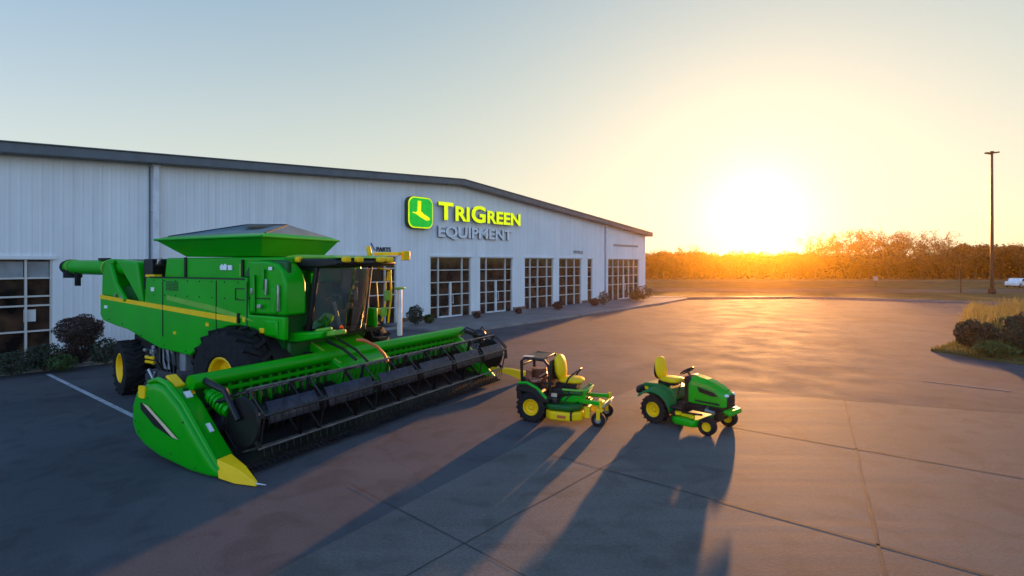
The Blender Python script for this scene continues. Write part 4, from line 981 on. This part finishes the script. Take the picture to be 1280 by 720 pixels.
for i, y in enumerate(ss):
    m_ = MB()
    for k, a in enumerate(angs):
        q = Vector((RX + RRAD * math.cos(a), y, RZ + RRAD * math.sin(a))); c_ = Vector((RX, y, RZ)); a2 = angs[(k + 1) % 6]; q2 = Vector((RX + RRAD * math.cos(a2), y, RZ + RRAD * math.sin(a2)))
        m_.box((c_ + q) / 2, (RRAD, .03, .06), ry=-a); m_.tube([q, q2], .014, 6)
    if i in (0, len(ss) - 1): m_.lathe([(-.03, 0), (-.03, .36), (.0, .38), (.03, .36), (.03, 0)], (RX, y, RZ), n=24)
    else: m_.lathe([(-.02, 0), (-.02, .17), (.02, .17), (.02, 0)], (RX, y, RZ), n=18)
    m_.build('reel_spider', 'black', reel)
# curved deflector sheets between the spiders, the sky's blue painted into them
for y0, y1 in zip(ss, ss[1:]):
    m_ = MB(); rings = []
    for t in (2, 10, 18, 26, 34, 42):
        a = R(t); r1, r2 = .47, .455
        rings.append([Vector((RX + r1 * math.cos(a), y0 + .1, RZ + r1 * math.sin(a))), Vector((RX + r1 * math.cos(a), y1 - .1, RZ + r1 * math.sin(a))), Vector((RX + r2 * math.cos(a), y1 - .1, RZ + r2 * math.sin(a))), Vector((RX + r2 * math.cos(a), y0 + .1, RZ + r2 * math.sin(a)))])
    m_.loft(rings); m_.build('reel_deflector', 'skytint', reel)
# reel arms
for y in (YL + .42, YR - .02):
    m_ = MB(); m_.tube([(1.92, y, 1.22), (2.5, y, 1.1), (RX, y, RZ + .05)], [.055, .05, .045], 8); m_.tube([(1.95, y, .8), (2.6, y, 1.0)], .035, 8); m_.build('reel_arm', 'black', hd)
m_ = MB(); m_.ell((2.45, YR + .02, 1.12), (.2, .16, .16), 12, 8); m_.tube([(2.4, YR, 1.15), (2.9, YR + .08, 1.1), (3.2, YR + .1, .85), (3.22, YR + .1, .55)], .04, 8); m_.tube([(2.3, YR + .05, 1.1), (2.5, YR + .1, 1.32), (2.7, YR + .08, 1.15)], .022, 6); m_.tube([(2.4, YR, 1.2), (2.2, YR - .2, 1.32), (2.1, YR - .35, 1.2)], .022, 6); m_.build('reel_drive', 'steelblack', hd)

# ------------------------------------------------------------------ MOWER 1 (zero turn)
mw = empty('zero_turn_mower', (.56, 10.93, 0), R(-22))
tag(mw, 'green zero turn mower with yellow deck and rear engine, left one of two mowers', 'lawn mower')
wheel(mw, (0, -.46, .28), .28, .24, .155, 0, 18, hub=True); wheel(mw, (0, .46, .28), .28, .24, .155, 0, 18, side=1)
m_ = MB(); m_.box((.1, 0, .42), (1.0, .55, .16)); m_.box((.75, 0, .34), (.5, .5, .06)); m_.tube([(0, -.4, .28), (0, .4, .28)], .05, 8); m_.build('frame', 'black', mw, bevel=.02)
for s_ in (-1, 1):
    m_ = MB(); m_.prism([(-.3, .56), (-.28, .68), (-.14, .74), (.08, .7), (.3, .52), (.38, .4), (.22, .4), (.02, .55), (-.2, .57)], s_ * .3, s_ * .58); fd = m_.build('fender', 'black', mw, bevel=.02)
    m_ = MB(); m_.tube([(-.24, s_ * .575, .73), (-.06, s_ * .585, .745), (.14, s_ * .585, .66), (.32, s_ * .585, .48)], .028, 8); m_.build('fender_trim', 'green', fd)
# engine bay with guard frame
m_ = MB(); m_.box((-.28, 0, .72), (.45, .5, .3)); 
for k in range(9): m_.box((-.28, 0, .85 + k * .018), (.34, .36, .008))
m_.tube([(-.28, 0, .86), (-.28, 0, 1.02)], .15, 16); m_.tube([(-.3, -.26, .7), (-.3, -.36, .82), (-.1, -.36, .85)], .045, 8); m_.tube([(-.15, -.2, .7), (-.15, -.32, .92), (-.02, -.3, 1.0)], .03, 8); m_.box((-.4, -.22, .92), (.12, .12, .18)); m_.build('engine', 'engine', mw, bevel=.01, loc=(.26, 0, -.09))
m_ = MB()
for y in (-.36, .36): m_.tube([(-.5, y, .5), (-.52, y, 1.2), (-.44, y, 1.26), (-.06, y, 1.24), (.04, y, 1.12), (.06, y, .62)], .03, 8)
m_.box((-.28, 0, 1.255), (.42, .72, .035)); m_.tube([(-.52, -.36, 1.12), (-.52, .36, 1.12)], .025, 8); m_.box((.06, 0, .9), (.03, .7, .66)); m_.box((-.52, 0, .72), (.03, .7, .3))
m_.build('engine_guard', 'black', mw, bevel=.01, loc=(.26, 0, -.09))
m_ = MB(); m_.box((-.4, -.28, 1.283), (.2, .14, .012)); m_.build('guard_label', 'decaltan', mw, loc=(.26, 0, -.09))
# seat
m_ = MB(); m_.ell((.44, 0, .77), (.25, .235, .06), 24, 10, .75); st_ = m_.build('seat_cushion', 'seat', mw, loc=(.2, 0, -.02))
sb_ = MB(); sb_.ell((0, 0, 0), (.10, .235, .25), 24, 14, .85); so_ = sb_.build('seat_back', 'seat', mw, loc=(.42, 0, .98)); so_.rotation_euler = (0, R(-9), 0)
m_ = MB(); m_.ell((.155, 0, .97), (.05, .2, .22), 16, 10, .85); m_.box((.38, 0, .68), (.42, .36, .1)); m_.build('seat_shell', 'black', mw, bevel=.02, loc=(.2, 0, -.02))
m_ = MB(); m_.box((.35, 0, .56), (.5, .62, .16)); m_.build('seat_pan', 'black', mw, bevel=.04, loc=(.14, 0, 0))
# lap bars
m_ = MB()
for s_ in (-1, 1): m_.tube([(.4, s_ * .3, .6), (.52, s_ * .34, .84), (.6, s_ * .3, .92), (.62, s_ * .1, .94)], .018, 8)
m_.build('control_lever', 'black', mw, loc=(.16, 0, 0))
# foot platform
m_ = MB(); m_.prism([(.5, .42), (.62, .5), (.8, .52), (.98, .62), (1.02, .62), (.96, .44), (.8, .38), (.5, .36)], -.3, .3); m_.build('foot_platform', 'green', mw, bevel=.03, seg=3)
m_ = MB(); m_.prism([(x, y) for x, y in [(.56, -.34), (.92, -.34), (1.02, -.22), (1.02, .22), (.92, .34), (.56, .34)]], .52, .6, 'z'); m_.build('body_cowl', 'green_dark', mw, bevel=.04, seg=3)
m_ = MB(); m_.tube([(.56, -.34, .62), (.9, -.34, .62), (1.02, -.2, .62), (1.02, .2, .62), (.9, .34, .62)], .022, 8); m_.build('cowl_rim', 'green_lime', mw)
# deck
m_ = MB(); m_.prism([(.28, -.5), (.4, -.62), (.78, -.62), (.98, -.44), (1.0, .44), (.78, .62), (.4, .62), (.28, .5)], .1, .26, 'z'); m_.build('mower_deck', 'yellow', mw, bevel=.035, seg=3)
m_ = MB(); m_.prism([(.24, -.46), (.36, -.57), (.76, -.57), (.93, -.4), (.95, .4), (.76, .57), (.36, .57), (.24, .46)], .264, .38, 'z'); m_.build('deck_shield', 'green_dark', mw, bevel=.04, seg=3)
m_ = MB(); m_.box((.62, -.624, .18), (.16, .008, .05)); m_.build('deck_decal', 'orange', mw)
m_ = MB(); m_.box((.8, -.55, .2), (.03, .14, .16)); m_.tube([(.45, -.45, .4), (.45, -.45, .46)], .09, 12); m_.tube([(.7, .2, .4), (.7, .2, .46)], .09, 12); m_.build('deck_pulley', 'black', mw)
m_ = MB(); m_.box((.3, -.335, .5), (.3, .012, .07)); m_.build('model_decal', 'decaltan', mw)
m_ = MB(); m_.tube([(-.1, -.3, .66), (.1, -.36, .6), (.3, -.34, .66)], .014, 6); m_.tube([(.62, -.5, .4), (.7, -.4, .52), (.66, -.3, .6)], .014, 6); m_.build('fuel_line', 'black', mw)
m_ = MB(); m_.tube([(.22, .4, .72), (.22, .4, .86)], .05, 12); m_.box((.3, -.38, .72), (.2, .06, .04)); m_.build('cup_holder', 'black', mw)
# caster arms
for s_ in (-1, 1):
    m_ = MB(); m_.box((1.08, s_ * .3, .42), (.44, .09, .07), rz=s_ * R(10)); m_.build('caster_arm', 'green', mw, bevel=.015)
    m_ = MB(); m_.tube([(1.3, s_ * .36, .48), (1.3, s_ * .36, .3)], .035, 8); m_.box((1.28, s_ * .36, .3), (.12, .14, .03)); m_.box((1.26, s_ * .36 - .065, .22), (.07, .015, .18)); m_.box((1.26, s_ * .36 + .065, .22), (.07, .015, .18)); m_.build('caster_fork', 'yellow', mw, bevel=.005)
    wheel(mw, (1.25, s_ * .36, .13), .13, .1, .06, 0, 0, hub=False, side=-1 if s_ < 0 else 1, rim='grey', name='caster_wheel')
m_ = MB(); m_.box((1.16, 0, .3), (.12, .56, .12), ry=R(20)); m_.box((1.05, -.42, .26), (.1, .12, .2), rz=.4); m_.box((1.3, 0, .36), (.06, .8, .05)); m_.build('front_guard', 'yellow', mw, bevel=.015)
m_ = MB(); m_.tube([(1.34, -.38, .36), (1.4, -.2, .42), (1.4, .2, .42), (1.34, .38, .36)], .02, 8); m_.build('bumper_bar', 'steel', mw)

# ------------------------------------------------------------------ MOWER 2 (lawn tractor)
TY = R(-47)
tr = empty('lawn_tractor', (2.98, 10.66, 0), TY); tr.scale = (.94, .94, .94)
tag(tr, 'green lawn tractor with long hood and yellow seat, right one of the two mowers', 'lawn tractor')
wheel(tr, (0, -.4, .275), .275, .24, .15, 0, 18); wheel(tr, (0, .4, .275), .275, .24, .15, 0, 18, side=1)
wheel(tr, (1.12, -.42, .165), .165, .15, .085, R(6), 0, hub=False); wheel(tr, (1.12, .42, .165), .165, .15, .085, R(6), 0, side=1, hub=False)
m_ = MB(); m_.box((.5, 0, .4), (1.3, .4, .12)); m_.tube([(1.12, -.36, .2), (1.12, .36, .2)], .035, 8); m_.box((1.12, 0, .28), (.1, .2, .14)); m_.tube([(0, -.3, .275), (0, .3, .275)], .05, 8); m_.box((.42, 0, .34), (.5, .74, .04)); m_.build('frame', 'black', tr, bevel=.015)
for s_ in (-1, 1):
    m_ = MB(); rings = []
    for t in range(150, 5, -12):
        a = R(t); rx, rz_ = .37, .37; x = rx * math.cos(a) * 1.05; z = .3 + rz_ * math.sin(a) * 1.02
        if t > 110: z = max(z, .54)
        rings.append([Vector((x, s_ * .22, z + .03)), Vector((x, s_ * .5, z)), Vector((x, s_ * .545, z - .05)), Vector((x, s_ * .52, z - .055)), Vector((x, s_ * .49, z - .025)), Vector((x, s_ * .22, z))])
    m_.loft(rings); m_.build('fender', 'green_mid', tr, smooth=50)
m_ = MB(); m_.prism([(-.44, .54), (-.46, .64), (-.38, .72), (-.05, .74), (.3, .68), (.36, .5), (.3, .42), (-.2, .46)], -.24, .24); m_.build('rear_body', 'green_mid', tr, bevel=.04, seg=3)
m_ = MB(); m_.ell((-.42, 0, .58), (.08, .42, .1), 20, 8, .6); m_.build('rear_bumper', 'black', tr)
m_ = MB(); m_.ell((.14, 0, .83), (.23, .215, .055), 24, 10, .7); m_.build('seat_cushion', 'seat', tr)
sb_ = MB(); sb_.ell((0, 0, 0), (.055, .2, .23), 24, 14, .8); o = sb_.build('seat_back', 'seat', tr, loc=(-.12, 0, 1.03)); o.rotation_euler = (0, R(-10), 0)
m_ = MB(); m_.ell((-.165, 0, 1.0), (.04, .19, .2), 16, 10, .8); m_.box((.08, 0, .765), (.36, .3, .07)); m_.build('seat_shell', 'black', tr, bevel=.02)
m_ = MB(); m_.prism([(.52, .42), (.62, .42), (.66, .95), (.6, 1.0), (.5, .96)], -.2, .2); m_.build('dashboard', 'black', tr, bevel=.03)
m_ = MB(); m_.tube([(.6, 0, .9), (.47, 0, 1.04)], .022, 8)
rg_ = []
for k in range(25):
    a = k * 2 * math.pi / 24; rg_.append((.47 + .13 * math.cos(a) * .75, .18 * math.sin(a), 1.05 + .13 * math.cos(a) * .55))
m_.tube(rg_, .015, 8, cap=False); m_.tube([(.47, -.17, 1.05), (.47, .17, 1.05)], .012, 6); m_.tube([(.47, 0, 1.05), (.56, 0, 1.11)], .012, 6); m_.build('steering_wheel', 'black', tr)
# hood loft
def hsec(x, w_, z0, z1, r=.35):
    p = []
    for k in range(13):
        a = math.pi * k / 12; c_, s_ = math.cos(a), math.sin(a); p.append(Vector((x, w_ * math.copysign(abs(c_) ** .45, c_), z0 + (z1 - z0) * s_ ** .5 if s_ > 1e-6 else z0)))
    return p
m_ = MB(); m_.loft([hsec(.62, .22, .5, .98), hsec(.75, .225, .5, .985), hsec(.95, .22, .5, .94), hsec(1.15, .205, .5, .87), hsec(1.3, .185, .5, .79), hsec(1.36, .16, .52, .74)]); hood = m_.build('hood', 'green', tr, smooth=40)
m_ = MB(); m_.loft([[Vector((x, -w_, z)), Vector((x, w_, z)), Vector((x, w_ * .8, z + .022)), Vector((x, -w_ * .8, z + .022))] for x, w_, z in ((.7, .12, .985), (.95, .115, .938), (1.15, .105, .868), (1.31, .09, .785))]); m_.build('hood_top_scoop', 'green', hood, smooth=0)
m_ = MB(); m_.box((1.345, 0, .6), (.06, .3, .24)); 
for k in range(6): m_.box((1.38, 0, .51 + k * .035), (.015, .28, .012))
m_.build('grille', 'black', hood, bevel=.015)
for s_ in (-1, 1):
    m_ = MB(); m_.ell((1.345, s_ * .13, .72), (.045, .045, .03), 10, 6); m_.build('headlight', 'decalwhite', hood)
    m_ = MB()
    m_.prism([(.8, .82), (1.12, .76), (1.22, .7), (1.12, .68), (.85, .72)], s_ * .205, s_ * .23); m_.box((1.0, s_ * .222, .55), (.5, .012, .04)); m_.build('side_vent', 'black', hood, bevel=.006)
    m_ = MB(); m_.prism([(.68, .9), (1.0, .88), (1.16, .8), (.95, .83), (.7, .84)], s_ * .21, s_ * .236); m_.build('hood_stripe', 'green_lime', hood)
m_ = MB(); m_.prism([(.62, .42), (1.3, .42), (1.36, .52), (.62, .52)], -.17, .17); m_.build('engine_base', 'black', tr, bevel=.02)
m_ = MB(); m_.box((1.42, 0, .42), (.1, .46, .08)); m_.prism([(1.3, .42), (1.46, .36), (1.48, .42), (1.36, .48)], -.24, .24); m_.build('front_bumper', 'green', tr, bevel=.025, seg=3)
m_ = MB(); m_.prism([(.38, -.44), (.5, -.54), (.86, -.54), (.95, -.42), (.95, .42), (.86, .54), (.5, .54), (.38, .44)], .1, .24, 'z'); m_.build('mower_deck', 'green', tr, bevel=.04, seg=3)
m_ = MB(); m_.box((.62, -.3, .27), (.3, .2, .05)); m_.tube([(.5, -.4, .26), (.5, -.4, .33)], .07, 10); m_.box((.85, -.5, .3), (.1, .06, .05)); m_.build('deck_linkage', 'yellow', tr, bevel=.01)
m_ = MB(); m_.box((.42, -.38, .4), (.46, .2, .035)); m_.box((.42, .38, .4), (.46, .2, .035)); m_.box((.63, -.38, .44), (.04, .2, .1)); m_.build('footrest', 'black', tr, bevel=.01)
m_ = MB(); m_.tube([(.42, -.27, .6), (.5, -.3, .84)], .012, 6); m_.ell((.5, -.3, .86), (.022, .022, .03), 8, 6); m_.build('lever', 'black', tr)
m_ = MB(); m_.box((-.35, -.245, .62), (.16, .008, .06)); m_.build('rear_decal', 'yellow', tr)
m_ = MB(); m_.box((.45, -.47, .28), (.05, .02, .12)); m_.tube([(.2, -.3, .34), (.6, -.34, .3), (.95, -.3, .32)], .02, 6); m_.build('lift_linkage', 'black', tr)
m_ = MB(); m_.tube([(1.0, -.18, .45), (1.02, -.3, .42), (1.2, -.3, .4)], .03, 8); m_.build('muffler', 'steel', tr)

# ------------------------------------------------------------------ air
m_ = MB(); m_.box((60, 55, 7.2), (560, 200, 16.6)); hzb = m_.build('haze', 'black', smooth=0); tag(hzb, kind='stuff')
hm = bpy.data.materials.new('evening_haze'); hm.use_nodes = True; hn = hm.node_tree; hn.nodes.clear()
ho = hn.nodes.new('ShaderNodeOutputMaterial'); hv = hn.nodes.new('ShaderNodeVolumePrincipled')
hv.inputs['Color'].default_value = (1.0, .62, .1, 1); hv.inputs['Density'].default_value = .00029; hv.inputs['Anisotropy'].default_value = .9
hn.links.new(hv.outputs[0], ho.inputs['Volume']); hzb.data.materials.clear(); hzb.data.materials.append(hm)
